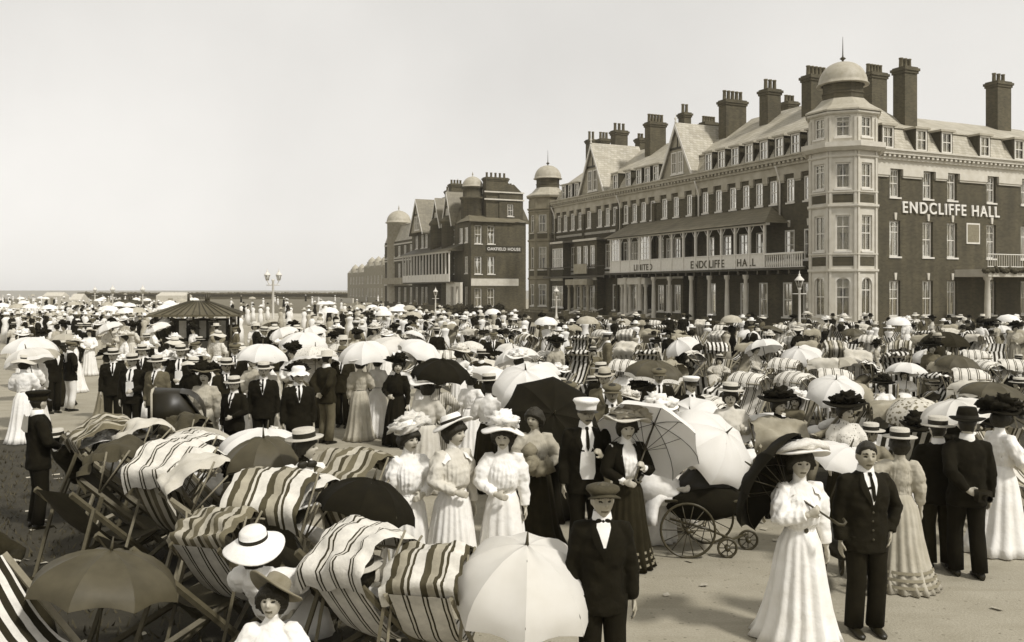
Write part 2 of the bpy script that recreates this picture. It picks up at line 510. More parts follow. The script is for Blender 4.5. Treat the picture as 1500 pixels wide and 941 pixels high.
class Person:
    def __init__(s, h=1.7, sex='m', pose='stand', arms=('down', 'down'), yaw=0, tilt=0, lean=0, wide=1.0, vox=.016, stride=.0):
        s.h, s.sex, s.pose, s.vox = h, sex, pose, vox
        s.S = h / 1.72
        s.wide = wide
        s.root = empty('person')
        s.T = Matrix.Identity(4)
        hip = V((0, 0, .92))
        if pose == 'sit':
            s.T = Matrix.Translation((0, -.1, .47)) @ Matrix.Rotation(-R(36 + lean), 4, 'X') @ Matrix.Translation(-hip)
        elif lean:
            s.T = Matrix.Translation(hip) @ Matrix.Rotation(R(lean), 4, 'X') @ Matrix.Translation(-hip)
        s.HM = s.T @ Matrix.Translation((0, .012, 1.5)) @ (Matrix.Rotation(R(32 + lean), 4, 'X') if pose == 'sit' else Matrix.Identity(4)) @ Matrix.Rotation(R(yaw), 4, 'Z') @ Matrix.Rotation(R(tilt), 4, 'X') @ Matrix.Translation((0, -.024, .11)) @ Matrix.Scale(1.09, 4)
        s.arms = []
        sw = (.178 if sex == 'm' else .15) * wide
        for sd, key in ((-1, arms[0]), (1, arms[1])):
            w, hint, hd, pn, curl = ARM[key] if isinstance(key, str) else key
            m = lambda p: V((p[0] * sd, p[1], p[2]))
            sh = V((sd * sw, .01, 1.385)); wr = m(w)
            d = wr - sh; L1, L2 = .285, .255
            dist = min(d.length, L1 + L2 - .005); dn = d.normalized()
            wr = sh + dn * dist
            a = (L1 * L1 - L2 * L2 + dist * dist) / (2 * dist)
            hh = math.sqrt(max(0, L1 * L1 - a * a))
            hv = m(hint); hv = (hv - dn * hv.dot(dn)).normalized()
            el = sh + dn * a + hv * hh
            hdv = m(hd).normalized(); hdv = (hdv + (wr - el).normalized() * .6).normalized()
            pnv = m(pn); pnv = (pnv - hdv * pnv.dot(hdv)).normalized()
            s.arms.append((sd, sh, el, wr, hdv, pnv, curl))
        if pose == 'sit':
            s.legs = [(sd, V((sd * .09, -.1, .47)), V((sd * .11, -.56, .54)), V((sd * .12, -.74, .10))) for sd in (-1, 1)]
        else:
            s.legs = [(sd, V((sd * .09, 0, .90)), V((sd * .095, -.03 - sd * stride * .35, .50)), V((sd * .1, .03 - sd * stride * .6, .09))) for sd in (-1, 1)]
    def up(s, mb, a):
        for i in range(a, len(mb.v)): mb.v[i] = s.T @ mb.v[i]
    def put(s, name, mb, mats, parent=None, smooth=True):
        for i in range(len(mb.v)): mb.v[i] = mb.v[i] * s.S
        return mb.build(name, mats, parent or s.root, smooth)
    def hand_at(s, sd):
        for (q, sh, el, wr, hd, pn, c) in s.arms:
            if q == sd: return s.root.matrix_basis @ ((s.T @ (wr + hd * .085 + pn * .025)) * s.S)
    def body(s, skin=None, brow=True):
        mb = MB()
        nu, nv = (48, 40) if s.vox < .012 else (28, 22)
        rings = [[s.HM @ head_pt(d) for d in row] for row in sphere_dirs(nu, nv)]
        mb.loft(rings, 0, True)
        for sd in (-1, 1):
            mb.blob((sd * .074, .012, -.004), .026, 1, 0, 8, 6, .0, (.45, .8, 1.2), s.HM)
        a = len(mb.v)
        nr = .054 if s.sex == 'm' else .046
        mb.tube([(0, .012, 1.38), (0, .01, 1.47)], [nr * 1.25, nr], 12)
        s.up(mb, a)
        mb.tube([s.T @ V((0, .01, 1.45)), s.HM @ V((0, .022, -.05))], [nr, nr * .95], 12)
        a = len(mb.v)
        w = s.wide
        mb.loft([ell(rx * w * .9, ry * .9, yo, z, 16) for z, rx, ry, yo in ((.84, .1, .09, 0), (.92, .15, .11, 0), (1.06, .13, .1, 0), (1.25, .16, .11, 0), (1.36, .16, .1, 0), (1.43, .08, .07, .01))])
        for sd, sh, el, wr, hd, pn, curl in s.arms:
            mb.tube([sh, sh.lerp(el, .5), el, el.lerp(wr, .4), wr], [.05, .045, .038, .038, .027], 8)
            side = hd.cross(pn).normalized()
            mb.tube([wr - hd * .01, wr + hd * .03, wr + hd * .075, wr + hd * .095], [.026, .036, .041, .034], 10, side=side, flat=.5)
            for i, (o, l) in enumerate(((-.030, .058), (-.011, .072), (.010, .078), (.030, .068))):
                b = wr + hd * .085 + side * o * .95
                d1 = (hd * math.cos(curl * .7) + pn * math.sin(curl * .7)); d2 = (hd * math.cos(curl * 1.7) + pn * math.sin(curl * 1.7))
                mb.tube([b - hd * .015, b + d1 * l * .5, b + d1 * l * .5 + d2 * l * .5], [.0095, .009, .0075], 6)
            # thumb on the side nearer the front of the body
            ts = 1 if side.y < 0 else -1
            b = wr + hd * .03 + side * ts * .03
            d1 = (hd * .65 + side * ts * .65 + pn * .3).normalized(); d2 = (hd * .8 + pn * .5 * min(1, curl + .3)).normalized()
            mb.tube([b, b + d1 * .04, b + d1 * .04 + d2 * .032], [.013, .011, .009], 6)
        s.up(mb, a)
        for sd, hp, kn, an in s.legs:
            mb.tube([hp, hp.lerp(kn, .5), kn, kn.lerp(an, .35), an], [.085, .075, .052, .052, .036], 8)
            mb.tube([an + V((0, .04, -.05)), an + V((0, -.05, -.055)), an + V((0, -.13, -.065))], [.034, .036, .022], 8)
        tmp = bpy.data.objects.new('tmp', mb.mesh('tmp', [SKIN]))
        COL.objects.link(tmp)
        md = tmp.modifiers.new('r', 'REMESH'); md.mode = 'VOXEL'; md.voxel_size = s.vox; md.use_smooth_shade = True
        dg = bpy.context.evaluated_depsgraph_get()
        me = bpy.data.meshes.new_from_object(tmp.evaluated_get(dg))
        bpy.data.objects.remove(tmp, do_unlink=True)
        me.name = 'body'
        me.materials.clear()
        for m in (skin or SKIN, FACED, LIPS): me.materials.append(m)
        inv = s.HM.inverted()
        zl = (s.HM @ V((0, 0, -.13))).z
        for p in me.polygons:
            p.use_smooth = True
            c = p.center
            if c.z < zl: continue
            q = inv @ c
            if q.y < -.035 and abs(q.x) < .065:
                ax = abs(q.x)
                if ((ax - .031) / .0135) ** 2 + ((q.z - .012) / .0075) ** 2 < 1: p.material_index = 1
                elif brow and .013 < ax < .05 and abs(q.z - .037 + (ax - .03) * .12) < .0052: p.material_index = 1
                elif ax < .025 and abs(q.z + .058) < .0085: p.material_index = 2
                elif (ax - .008) ** 2 + (q.z + .036) ** 2 < .00002 and q.y < -.1: p.material_index = 2
        for v in me.vertices: v.co = v.co * s.S
        o = bpy.data.objects.new('body', me)
        reg(o, s.root)
        s.ob = o
        return o
    # ---- hair
    def hair(s, kind, mat):
        mb = MB()
        rings = []
        for row in sphere_dirs(36, 28):
            ring = []
            for d in row:
                p = head_pt(d)
                fr = max(0, -d.y)
                if kind == 'short':
                    lim = .1 * fr ** .6 - .03 * (1 - fr) - (.05 if d.y > .2 else 0) - (.012 if d.x > 0 else 0)
                    if abs(d.x) > .5 and -.5 < d.y < .25: lim = .02
                    th = .014 if p.z > 0 else .007
                else:
                    lim = .052 * fr ** .5 - .05 * (1 - fr) - (.035 if d.y > .3 else 0)
                    th = {'up': .038, 'full': .05, 'girl': .03}[kind] * (1 - .35 * max(0, d.z))
                k = max(0.0, min(1.0, (p.z - lim) / .02 + .5)); k = k * k * (3 - 2 * k)
                if kind == 'short': th *= 1 + 1.1 * max(0, d.z) * max(0, .4 - d.y)
                th *= 1 + .35 * noise.noise(d * 4)
                n = V((d.x / .076, d.y / .098, d.z / .118)).normalized()
                ring.append(s.HM @ (p + n * (th * k - .006)))
            rings.append(ring)
        mb.loft(rings)
        if kind in ('up', 'full'):
            mb.blob((0, .1, .02), .055, 3, 0, 10, 8, .3, (1, .8, 1), s.HM)
        if kind == 'girl':
            mb.tube([s.HM @ V(p) for p in ((0, .08, .0), (0, .115, -.08), (0, .12, -.2), (0, .1, -.3))], [.06, .075, .065, .03], 10)
        return s.put('hair', mb, mat)
    def moustache(s, mat):
        mb = MB(); mb.tube([s.HM @ V(p) for p in ((-.036, -.094, -.052), (-.016, -.114, -.044), (0, -.121, -.042), (.016, -.114, -.044), (.036, -.094, -.052))], [.003, .009, .008, .009, .003], 8)
        return s.put('moustache', mb, mat)
    # ---- hats
    def hat(s, kind, mat, band=None, trim=None, size=1.0, seed=0, roll=0, pitch=0, turn=0):
        M = s.HM @ Matrix.Translation((0, .008, .062)) @ Matrix.Rotation(R(turn), 4, 'Z') @ Matrix.Rotation(R(pitch), 4, 'X') @ Matrix.Rotation(R(roll), 4, 'Y')
        if s.sex == 'f' and kind in ('wide', 'boater', 'sun', 'toque'): M = M @ Matrix.Translation((0, .012, .036)) @ Matrix.Rotation(R(-5), 4, 'X')
        h = MB(); z = size
        if kind == 'boater':
            h.lathe([(.07, -.004), (.172 * z, -.005), (.174 * z, .003), (.098, .007), (.096, .088), (.085, .094), (.001, .094)], 28, 0, M, 1.14)
            hb = s.put('hat', h, mat)
            if band: b = MB(); b.lathe([(.0995, .008), (.0988, .056)], 28, 0, M, 1.135); s.put('hat_band', b, band, hb)
            return hb
        if kind == 'bowler':
            h.lathe([(.08, .002), (.125, -.006), (.148, .012), (.146, .017), (.125, .004), (.099, .008), (.1, .05), (.086, .1), (.05, .126), (.001, .132)], 24, 0, M, 1.18)
        elif kind == 'trilby':
            h.lathe([(.08, .0), (.15 * z, -.004), (.165 * z, .008), (.15, .006), (.1, .008), (.097, .06), (.08, .115), (.05, .118), (.001, .1)], 24, 0, M, 1.18, (.01, 2, 1.5, .12))
        elif kind == 'cap':
            h.lathe([(.088, -.02), (.098, -.006), (.12, .016), (.116, .036), (.08, .05), (.001, .054)], 22, 0, M @ Matrix.Translation((0, -.012, 0)) @ Matrix.Rotation(R(6), 4, 'X'), 1.12)
            P = []
            for k in range(3):
                r = (.1, .125, .155)[k]
                P.append([M @ V((r * .8 * math.sin(R(a)), -.02 - r * math.cos(R(a)) * 1.0, .004 - .012 * k - .02 * math.sin(R(a)) ** 2)) for a in range(-75, 76, 15)])
            h.loft(P, 0, False, False)
            h.loft([[p + (M.to_3x3() @ V((0, 0, -.006))) for p in r] for r in P], 0, False, False)
        elif kind == 'peaked':
            h.lathe([(.096, -.02), (.1, .015), (.118, .045), (.132, .066), (.122, .082), (.06, .088), (.001, .09)], 24, 0, M, 1.12)
            hb = s.put('hat', h, mat)
            b = MB(); b.lathe([(.0985, -.022), (.102, .018)], 24, 0, M, 1.12); s.put('hat_band', b, band or DARKC, hb)
            b = MB(); P = []
            for k in range(3):
                r = (.1, .125, .15)[k]
                P.append([M @ V((r * .78 * math.sin(R(a)), -.012 - r * math.cos(R(a)), -.014 - .014 * k)) for a in range(-70, 71, 14)])
            b.loft(P, 0, False, False); s.put('peak', b, LEATHER, hb)
            return hb
        elif kind == 'bonnet':
            h.lathe([(.17, -.03), (.135, .0), (.1, .02), (.105, .06), (.08, .1), (.001, .11)], 22, 0, M, 1.1, (.02, 9, 0, .12))
        elif kind == 'toque':
            h.lathe([(.1, -.02), (.135 * z, .0), (.13 * z, .07), (.08, .1), (.001, .11)], 20, 0, M, 1.1)
        else:  # wide brims
            rr = .215 * z
            dr = -.05 if kind == 'sun' else .0
            h.lathe([(.06, .0), (.13, -.006 + dr * .3), (rr * .97, -.012 + dr), (rr, -.004 + dr), (rr * .97, .004 + dr), (.12, .012), (.098, .018), (.092, .075), (.075, .095), (.001, .098)], 36, 0, M, 1.08, (.022, 2 + seed % 2, seed * 1.7, .12))
        hb = s.put('hat', h, mat)
        if band and kind in ('bowler', 'trilby', 'wide', 'sun'):
            b = MB(); b.lathe([(.1015, .012), (.1, .045)], 28, 0, M, 1.17 if kind in ('bowler', 'trilby') else 1.085); s.put('hat_band', b, band, hb)
        if trim:
            t = MB(); r = random.Random(seed)
            for k in range(9):
                a = 2 * math.pi * k / 9 + r.random() * .6
                rr = .09 + .05 * r.random()
                t.blob((rr * math.cos(a), rr * math.sin(a), .03 + .05 * r.random()), .05 + .03 * r.random(), k + seed, 0, 12, 8, 1.1, (1.5 * r.uniform(.5, 1), 1.5 * r.uniform(.5, 1), .7), M)
            for k in range(3):
                a = seed * 2 + k * .5
                t.blob((.06 * math.cos(a), .06 * math.sin(a), .1), .07, k + seed + 20, 0, 12, 8, 1.2, (1.3, .7, .9), M)
            t.wrinkle(.012, 40, 0, seed)
            s.put('hat_trim', t, trim, hb)
        return hb
    # ---- clothes

    MAN = [(.76, .205, .145, .0), (.82, .205, .146, .0), (.9, .198, .142, 0), (1.0, .183, .134, 0), (1.08, .18, .132, 0), (1.17, .192, .14, -.005), (1.27, .206, .147, -.005), (1.35, .2, .135, 0), (1.405, .165, .112, .004), (1.445, .115, .09, .008), (1.475, .075, .07, .01)]
    WOM = [(1.0, .132, .112, -.004), (1.04, .128, .108, -.006), (1.09, .146, .13, -.03), (1.15, .158, .142, -.036), (1.24, .168, .146, -.03), (1.33, .162, .122, -.008), (1.39, .132, .095, .004), (1.435, .08, .068, .01), (1.46, .057, .058, .012), (1.53, .05, .052, .012)]
    def torso_pt(s, z, a, off=0.0):
        t = s.MAN if s.sex == 'm' else s.WOM
        for i in range(len(t) - 1):
            if t[i][0] <= z <= t[i + 1][0]:
                k = (z - t[i][0]) / (t[i + 1][0] - t[i][0])
                rx, ry, yo = [t[i][q] * (1 - k) + t[i + 1][q] * k for q in (1, 2, 3)]
                break
        else:
            z, rx, ry, yo = t[0] if z < t[0][0] else t[-1]
        c, sn = math.cos(a), math.sin(a); pw = 2 / 2.3
        return V(((rx * s.wide + off) * math.copysign(abs(c) ** pw, c), yo + (ry + off) * math.copysign(abs(sn) ** pw, sn), z))
    def patch(s, name, mat, prof, off, parent=None, x0=0.0):
        """cloth lying on the chest: prof = [(z, half width)]"""
        mb = MB(); rows = []
        for pr in prof:
            row = []
            z, hw = pr[:2]
            for k in range(7):
                x = (k / 3 - 1) * hw + (x0 * pr[2] if len(pr) > 2 else x0)
                best = s.torso_pt(z, -math.pi / 2 + 0, off)
                lo, hi = -math.pi / 2 - 1.2, -math.pi / 2 + 1.2
                for _ in range(14):
                    mid = (lo + hi) / 2
                    if s.torso_pt(z, mid, off).x < x: lo = mid
                    else: hi = mid
                row.append(s.torso_pt(z, (lo + hi) / 2, off))
            rows.append(row)
        mb.loft(rows, 0, False, False)
        s.up(mb, 0)
        return s.put(name, mb, mat, parent)
    def sleeves(s, mb, rad, upto=1.0, seed=0):
        for sd, sh, el, wr, hd, pn, c in s.arms:
            a = len(mb.v)
            inn = V((sh.x - sd * .05, sh.y, sh.z + .01))
            pts = [inn, sh]; rr = [rad[0] * .8, rad[0]]
            n = 5
            for k in range(1, n + 1): pts.append(sh.lerp(el, k / n)); rr.append(rad[0] + (rad[2] - rad[0]) * k / n if k >= n // 2 and rad[1] <= rad[0] else (rad[0] + (rad[1] - rad[0]) * min(1, k / (n * .5)) if k <= n * .5 else rad[1] + (rad[2] - rad[1]) * (k - n * .5) / (n * .5)))
            wend = el.lerp(wr, upto)
            for k in range(1, n + 1): pts.append(el.lerp(wend, k / n)); rr.append(rad[2] + (rad[3] - rad[2]) * k / n)
            mb.tube(pts, rr, 12)
            mb.wrinkle(.012, 14, a, seed + sd)
    def suit(s, coat, trousers=None, shirt=None, tie=None, openv=.0, hem=.76, vest=None, collar=True, shoes=None, bow=False, lapel=None):
        trousers = trousers or coat
        j = MB()
        rings = [ell(rx * s.wide, ry, yo, z, 28) for z, rx, ry, yo in s.MAN if z >= hem]
        j.loft(rings)
        s.sleeves(j, (.078, .076, .066, .052), 1.0, s.h)
        s.up(j, 0)
        j = remesh(j, max(.013, s.vox * 1.15))
        j.wrinkle(.014, 9, 0, s.h * 9); j.wrinkle(.006, 24, 0, s.h * 7)
        jk = s.put('jacket', j, coat)
        if shirt:
            bot = 1.0 - openv if vest is None else 1.12
            s.patch('shirt_front', shirt, [(1.47, .05), (1.43, .058), (1.37, .048 + openv * .3), (1.3, .03 + openv * .35), (1.23, .010 + openv * .3), (1.2 - openv * .4, .003 + openv * .2)], .009 + openv * .05)
            if vest: s.patch('waistcoat', vest, [(1.3, .05), (1.2, .075), (1.1, .08), (1.0, .085), (.93, .06)], .012)
            if collar:
                c = MB(); c.lathe([(.08, 1.445), (.078, 1.47), (.066, 1.53), (.061, 1.527)], 18, 0, Matrix.Translation((0, .008, 0)), 1.04)
                s.up(c, 0); s.put('collar', c, shirt)
            if tie and bow:
                c = MB()
                for sd in (-1, 1): c.blob((sd * .032, -.066, 1.462), .026, 2, 0, 8, 6, .3, (1.2, .5, .8))
                c.blob((0, -.07, 1.462), .013, 2)
                s.up(c, 0); s.put('bow_tie', c, tie)
            elif tie:
                s.patch('tie', tie, [(1.475, .016), (1.455, .02), (1.44, .012), (1.36, .018), (1.27, .018), (1.23, .004)], .016 + openv * .05)
            for sd in (-1, 1):
                s.patch('lapel', lapel or coat, [(1.462, .016, .066), (1.42, .02, .076), (1.36, .03, .076 + openv * .3), (1.30, .03, .058 + openv * .36), (1.23, .016, .026 + openv * .33), (1.18, .004, .006 + openv * .22)], .010, jk, sd)
        for k in range(3):
            pass
        s.legwear(trousers, shoes or LEATHER)
    def legwear(s, mat, shoes=None, hem=0.0, wide=1.0):
        t = MB()
        for sd, hp, kn, an in s.legs:
            up = hp + (V((0, 0, .0)))
            t.tube([up, hp.lerp(kn, .25), hp.lerp(kn, .6), kn, kn.lerp(an, .5), an + V((0, 0, -.02))], [.112, .108, .092 * wide, .082 * wide, .08 * wide, .082 * wide], 12)
        if s.pose != 'sit': t.loft([ell(.17, .12, 0, z, 14) for z in (.82, .9, .98)])
        else: t.blob((0, -.08, .47), .16, 1, 0, 12, 8, .1)
        t.wrinkle(.012, 11, 0, s.h * 5)
        s.put('trousers', t, mat)
        s.shoes(shoes or LEATHER)
    def shoes(s, mat):
        for sd, hp, kn, an in s.legs:
            m = MB()
            rings = []
            for y, w, hh in ((.065, .022, .05), (.05, .036, .085), (.0, .04, .1), (-.05, .042, .075), (-.11, .047, .058), (-.16, .042, .045), (-.19, .02, .03)):
                rings.append([V((an.x + w * math.cos(2 * math.pi * k / 10), an.y + y, max(.0, an.z - .09 + hh / 2 + hh / 2 * math.sin(2 * math.pi * k / 10)))) for k in range(10)])
            m.loft(rings); s.put('shoe', m, mat)
    def dress(s, blouse, skirt=None, belt=None, puff=.09, cuff=.035, upto=1.0, collar=None, flare=1.0, train=.0, hemband=None, frill_m=None, folds=13, shoes=None, brooch=None):
        skirt = skirt or blouse
        b = MB()
        b.loft([ell(rx * s.wide, ry * (1 + .02 * math.sin(i)), yo, z, 30, 2.2, .012, 14, i) for i, (z, rx, ry, yo) in enumerate(s.WOM)])
        s.sleeves(b, (.075, puff, puff * .75, cuff), upto, s.h * 2)
        nb = len(b.v)
        s.up(b, 0)
        b = remesh(b, max(.012, s.vox * 1.05))
        inv = s.T.inverted()
        for i, q in enumerate(b.v):
            l = inv @ q
            if 1.0 < l.z < 1.42:
                a = math.atan2(l.y, l.x); k = min(1, (1.42 - l.z) * 8) * min(1, (l.z - 1.0) * 9 + .2)
                b.v[i] = q + V((l.x, l.y, 0)).normalized() * (.005 * math.sin(26 * a + 3 * noise.noise(l * 6)) * k)
        b.wrinkle(.016, 10, 0, s.h * 3); b.wrinkle(.007, 26, 0, s.h * 5)
        bo = s.put('blouse', b, blouse)
        if frill_m:
            f = MB()
            for sd in (-1, 1):
                rows = []
                for k in range(3):
                    rows.append([s.torso_pt(1.40 - .02 * abs(i - 5) * .5, 0, 0) * 0 + V((sd * (.09 + .035 * k + .012 * k * (i % 2)), (i - 5) * .022, 1.425 - .012 * k * k - .004 * (i - 5) ** 2 * .6)) for i in range(11)])
                f.loft(rows, 0, False, False)
            s.up(f, 0); s.put('shoulder_frill', f, frill_m, bo)
        if collar:
            c = MB(); c.lathe([(.06, 1.45), (.056, 1.535), (.062, 1.545)], 16, 0, Matrix.Translation((0, .012, 0)), 1.03); s.up(c, 0); s.put('collar', c, collar)
        sk = MB()
        if s.pose == 'sit':
            P = [(V((0, -.04, .54)), .15, .13), (V((0, -.16, .52)), .19, .135), (V((0, -.34, .55)), .2, .12), (V((0, -.54, .55)), .21, .115), (V((0, -.65, .42)), .22, .12), (V((0, -.71, .23)), .26, .13), (V((0, -.74, .06)), .3, .15)]
            rings = []
            for i, (c, rx, ry) in enumerate(P):
                t = (P[min(i + 1, 6)][0] - P[max(i - 1, 0)][0]).normalized()
                n = t.cross(V((1, 0, 0))).normalized()
                rings.append([c + V((1, 0, 0)) * rx * math.cos(2 * math.pi * k / 26) * (1 + .03 * math.sin(k * 2.3 + i)) + n * ry * math.sin(2 * math.pi * k / 26) * (1 + .06 * math.sin(k * 1.9 + i * .3)) for k in range(26)])
            sk.loft(rings)
        else:
            prof = [(1.05, .128, .108, 0), (.98, .155, .14, .005), (.9, .19, .18, .012), (.75, .215, .21, .02), (.55, .245, .245, .03), (.3, .29, .295, .045 + train * .2), (.12, .34, .345, .06 + train * .5), (.015, .385, .39, .08 + train)]
            rings = []
            for i, (z, rx, ry, yo) in enumerate(prof):
                t = i / 7
                ring = []
                for k in range(96):
                    a = 2 * math.pi * k / 96
                    fd = 1 + (.008 + .075 * t) * math.sin(folds * a + .7 * math.sin(3 * a) + s.h * 40) + .03 * t * math.sin(5 * a + s.h * 20) + .016 * t * math.sin(29 * a + 2 * math.sin(4 * a))
                    fl = 1 + (flare - 1) * t
                    ring.append(V((rx * fl * fd * math.cos(a), yo + ry * fl * fd * math.sin(a), z)))
                rings.append(ring)
            sk.loft(rings)
            sk.wrinkle(.01, 6, 0, s.h * 31)
        so = s.put('skirt', sk, skirt)
        if hemband and s.pose != 'sit':
            hb = MB()
            for z in (.07, .14, .21):
                rings = []
                for zz in (z, z + .03):
                    k = max(0, min(1, (.3 - zz) / .285)); rx = .29 + .1 * k + .012
                    rings.append([V((rx * flare * math.cos(2 * math.pi * j / 52) * (1 + .05 * math.sin(folds * 2 * math.pi * j / 52)), .05 + .03 * k + train * (.2 + .6 * k) + rx * flare * math.sin(2 * math.pi * j / 52), zz)) for j in range(52)])
                hb.loft(rings, 0, False)
            s.put('hem_braid', hb, hemband, so)
        if belt:
            c = MB(); c.lathe([(.131, 1.015), (.133, 1.035), (.131, 1.06)], 26, 0, Matrix.Translation((0, -.005, 0)), .86); s.up(c, 0)
            be = s.put('belt', c, belt)
            if brooch:
                c = MB(); c.blob((0, -.122, 1.037), .022, 0, 0, 10, 8, 0, (1, .5, 1)); s.up(c, 0); s.put('buckle', c, brooch, be)
        if s.pose != 'sit': s.shoes(shoes or LEATHER)
    def place(s, px, Z, face=0.0, h=0.0):
        s.root.location = at(px, Z, h)
        s.root.rotation_euler = (0, 0, R(face))
        return s
# ---------------------------------------------------------------- buildings
BRICK = brick('red_brick_in_sepia', .05, .085)
BRICK2 = brick('old_brick_in_sepia', .055, .09)
CHIMB = brick('sooty_brick', .06, .09)
PAINT = plain('painted_stucco', .52, .8, .14, 2.2)
CORN = plain('shaded_stucco', .36, .85, .25, 1.5)  # cornice stucco of the long fronts, their shade put into a darker colour
WPAINT = plain('white_paint', .62, .6, .1, 5)
STONE = plain('grey_stone', .3, .85, .2, 2)
SLATE = slate('roof_slate', .37)
DSLATE = slate('verandah_slate', .15)
LEADR = plain('lead_sheet', .36, .55, .2, 3)
IRON = plain('painted_iron', .05, .5, .3, 8)
DARKW = plain('dark_woodwork', .04, .5, .3, 6)
CURT = plain('lace_curtain', .62, .9, .2, 5)
POT = plain('clay_pot', .13, .8, .3, 6)
ROUGHC = plain('roughcast', .32, .95, .15, 4, .4, 40)
BOARD = plain('sign_board', .03, .6, .2, 10)
LETTER = plain('sign_letter_white', .7, .6, .08, 10)
LETTERD = plain('sign_letter_dark', .06, .6, .2, 10)
BENCHM = plain('bench_paint', .4, .6, .2, 8)

def pbox(mb, P, s0, s1, d0, d1, z0, z1, m=0):
    c = [P(s, d, z) for z in (z0, z1) for d in (d0, d1) for s in (s0, s1)]
    mb.add(c, [(0, 1, 3, 2), (4, 6, 7, 5), (0, 4, 5, 1), (1, 5, 7, 3), (3, 7, 6, 2), (2, 6, 4, 0)], m)
PL = lambda s, d, z: V((-d, s, z))       # long front of a house (faces local -x)
PR = lambda s, d, z: V((s, -d, z))       # return front (faces local -y)

def wall(mb, P, s0, s1, z0, z1, ops, th=.35, m=0, d=0.0):
    zs = sorted({z0, z1, *[z for o in ops for z in o[2:4] if z0 < z < z1]})
    for za, zb in zip(zs, zs[1:]):
        cut = sorted((max(o[0], s0), min(o[1], s1)) for o in ops if o[2] < (za + zb) / 2 < o[3] and o[1] > s0 and o[0] < s1)
        s = s0
        for a, b in cut:
            if a > s: pbox(mb, P, s, a, d - th, d, za, zb, m)
            s = max(s, b)
        if s < s1: pbox(mb, P, s, s1, d - th, d, za, zb, m)

def window(par, P, a, b, c, d, rec=.14, blind=0.0, cur=.3, bars=1, dd=0.0, far=False, arch=False, seed=0, name='window'):
    f = MB(); w = .095
    D0, D1 = dd - rec - .05, dd - rec
    pbox(f, P, a, a + w, D0, D1, c, d); pbox(f, P, b - w, b, D0, D1, c, d)
    pbox(f, P, a + w, b - w, D0, D1, d - w, d); pbox(f, P, a + w, b - w, D0, D1 + .01, c, c + w)
    zm = (c + d) / 2
    if seed % 4 == 2: zm = c + (d - c) * .68
    pbox(f, P, a + w, b - w, D0, D1 - .008, zm - .03, zm + .03)
    if bars:
        for k in range(bars):
            x = a + (b - a) * (k + 1) / (bars + 1)
            pbox(f, P, x - .018, x + .018, D0, D1 - .012, c + w, d - w)
    if bars > 1 or seed % 3 == 1:
        pbox(f, P, a + w, b - w, D0, D1 - .014, (zm + d) / 2 - .016, (zm + d) / 2 + .016)
    pbox(f, P, a - .08, b + .08, dd - .06, dd + .07, c - .11, c - .003)
    if arch:
        r = (b - a) / 2; x0 = (a + b) / 2
        for sd in (-1, 1):
            pts = [(x0 + sd * r * math.cos(R(t)), d - r + r * math.sin(R(t))) for t in range(0, 91, 15)]
            ring0 = [P(x, dd - .004, z) for x, z in pts] + [P(x0 + sd * r, dd - .004, d)]
            ring1 = [P(x, D1 + .02, z) for x, z in pts] + [P(x0 + sd * r, D1 + .02, d)]
            f.loft([ring1, ring0])
    o = f.build(name, WPAINT, par, False)
    g = MB(); pbox(g, P, a + w, b - w, D0 - .02, D0 - .01, c + w, d - w); g.build('pane', GLASS, o, False)
    q = MB()
    zt = d - w; zb = zt - (d - c) * blind
    if blind > 0: pbox(q, P, a + w, b - w, D0 - .12, D0 - .11, zb, zt)
    if cur > 0:
        for sd in (0, 1):
            rows = []
            for i in range(7):
                t = i / 6
                z = zt - (zt - c - w) * t
                ww = (b - a - 2 * w) * cur * (1.35 - .9 * math.sin(math.pi * min(1, t * 1.25)) ** 2 * .6 if blind < .5 else 1)
                row = []
                for k in range(7):
                    u = k / 6
                    s_ = (a + w + ww * u) if sd == 0 else (b - w - ww * u)
                    row.append(P(s_, D0 - .18 + .02 * math.sin(u * 19 + seed), z))
                rows.append(row)
            q.loft(rows, 0, False, False)
    if q.f: q.build('curtain', CURT, o, False)
    return o

def ring8(cx, cy, r, z, n=8, ph=22.5):
    return [V((cx + r * math.cos(R(ph + 360 * k / n)), cy + r * math.sin(R(ph + 360 * k / n)), z)) for k in range(n)]

def chimney(par, x, y, w, dp, z0, zs, npots, ph=.55, mat=None, along='x'):
    m = MB()
    m.box((x - w / 2, y - dp / 2, z0), (x + w / 2, y + dp / 2, zs - .45))
    m.box((x - w / 2 - .07, y - dp / 2 - .07, zs - .45), (x + w / 2 + .07, y + dp / 2 + .07, zs - .28))
    m.box((x - w / 2 - .14, y - dp / 2 - .14, zs - .28), (x + w / 2 + .14, y + dp / 2 + .14, zs - .1))
    m.box((x - w / 2 - .04, y - dp / 2 - .04, zs - .1), (x + w / 2 + .04, y + dp / 2 + .04, zs))
    o = m.build('chimney', mat or CHIMB, par, False)
    for k in range(npots):
        u = (k + .5) / npots - .5
        px, py = (x + u * w, y) if along == 'x' else (x, y + u * dp)
        p = MB(); p.lathe([(.15, zs - .02), (.13, zs + ph * .85), (.155, zs + ph * .88), (.155, zs + ph), (.11, zs + ph), (.1, zs + .1)], 10, 0, Matrix.Translation((px, py, 0)))
        p.build('chimney_pot', POT, o)
    return o

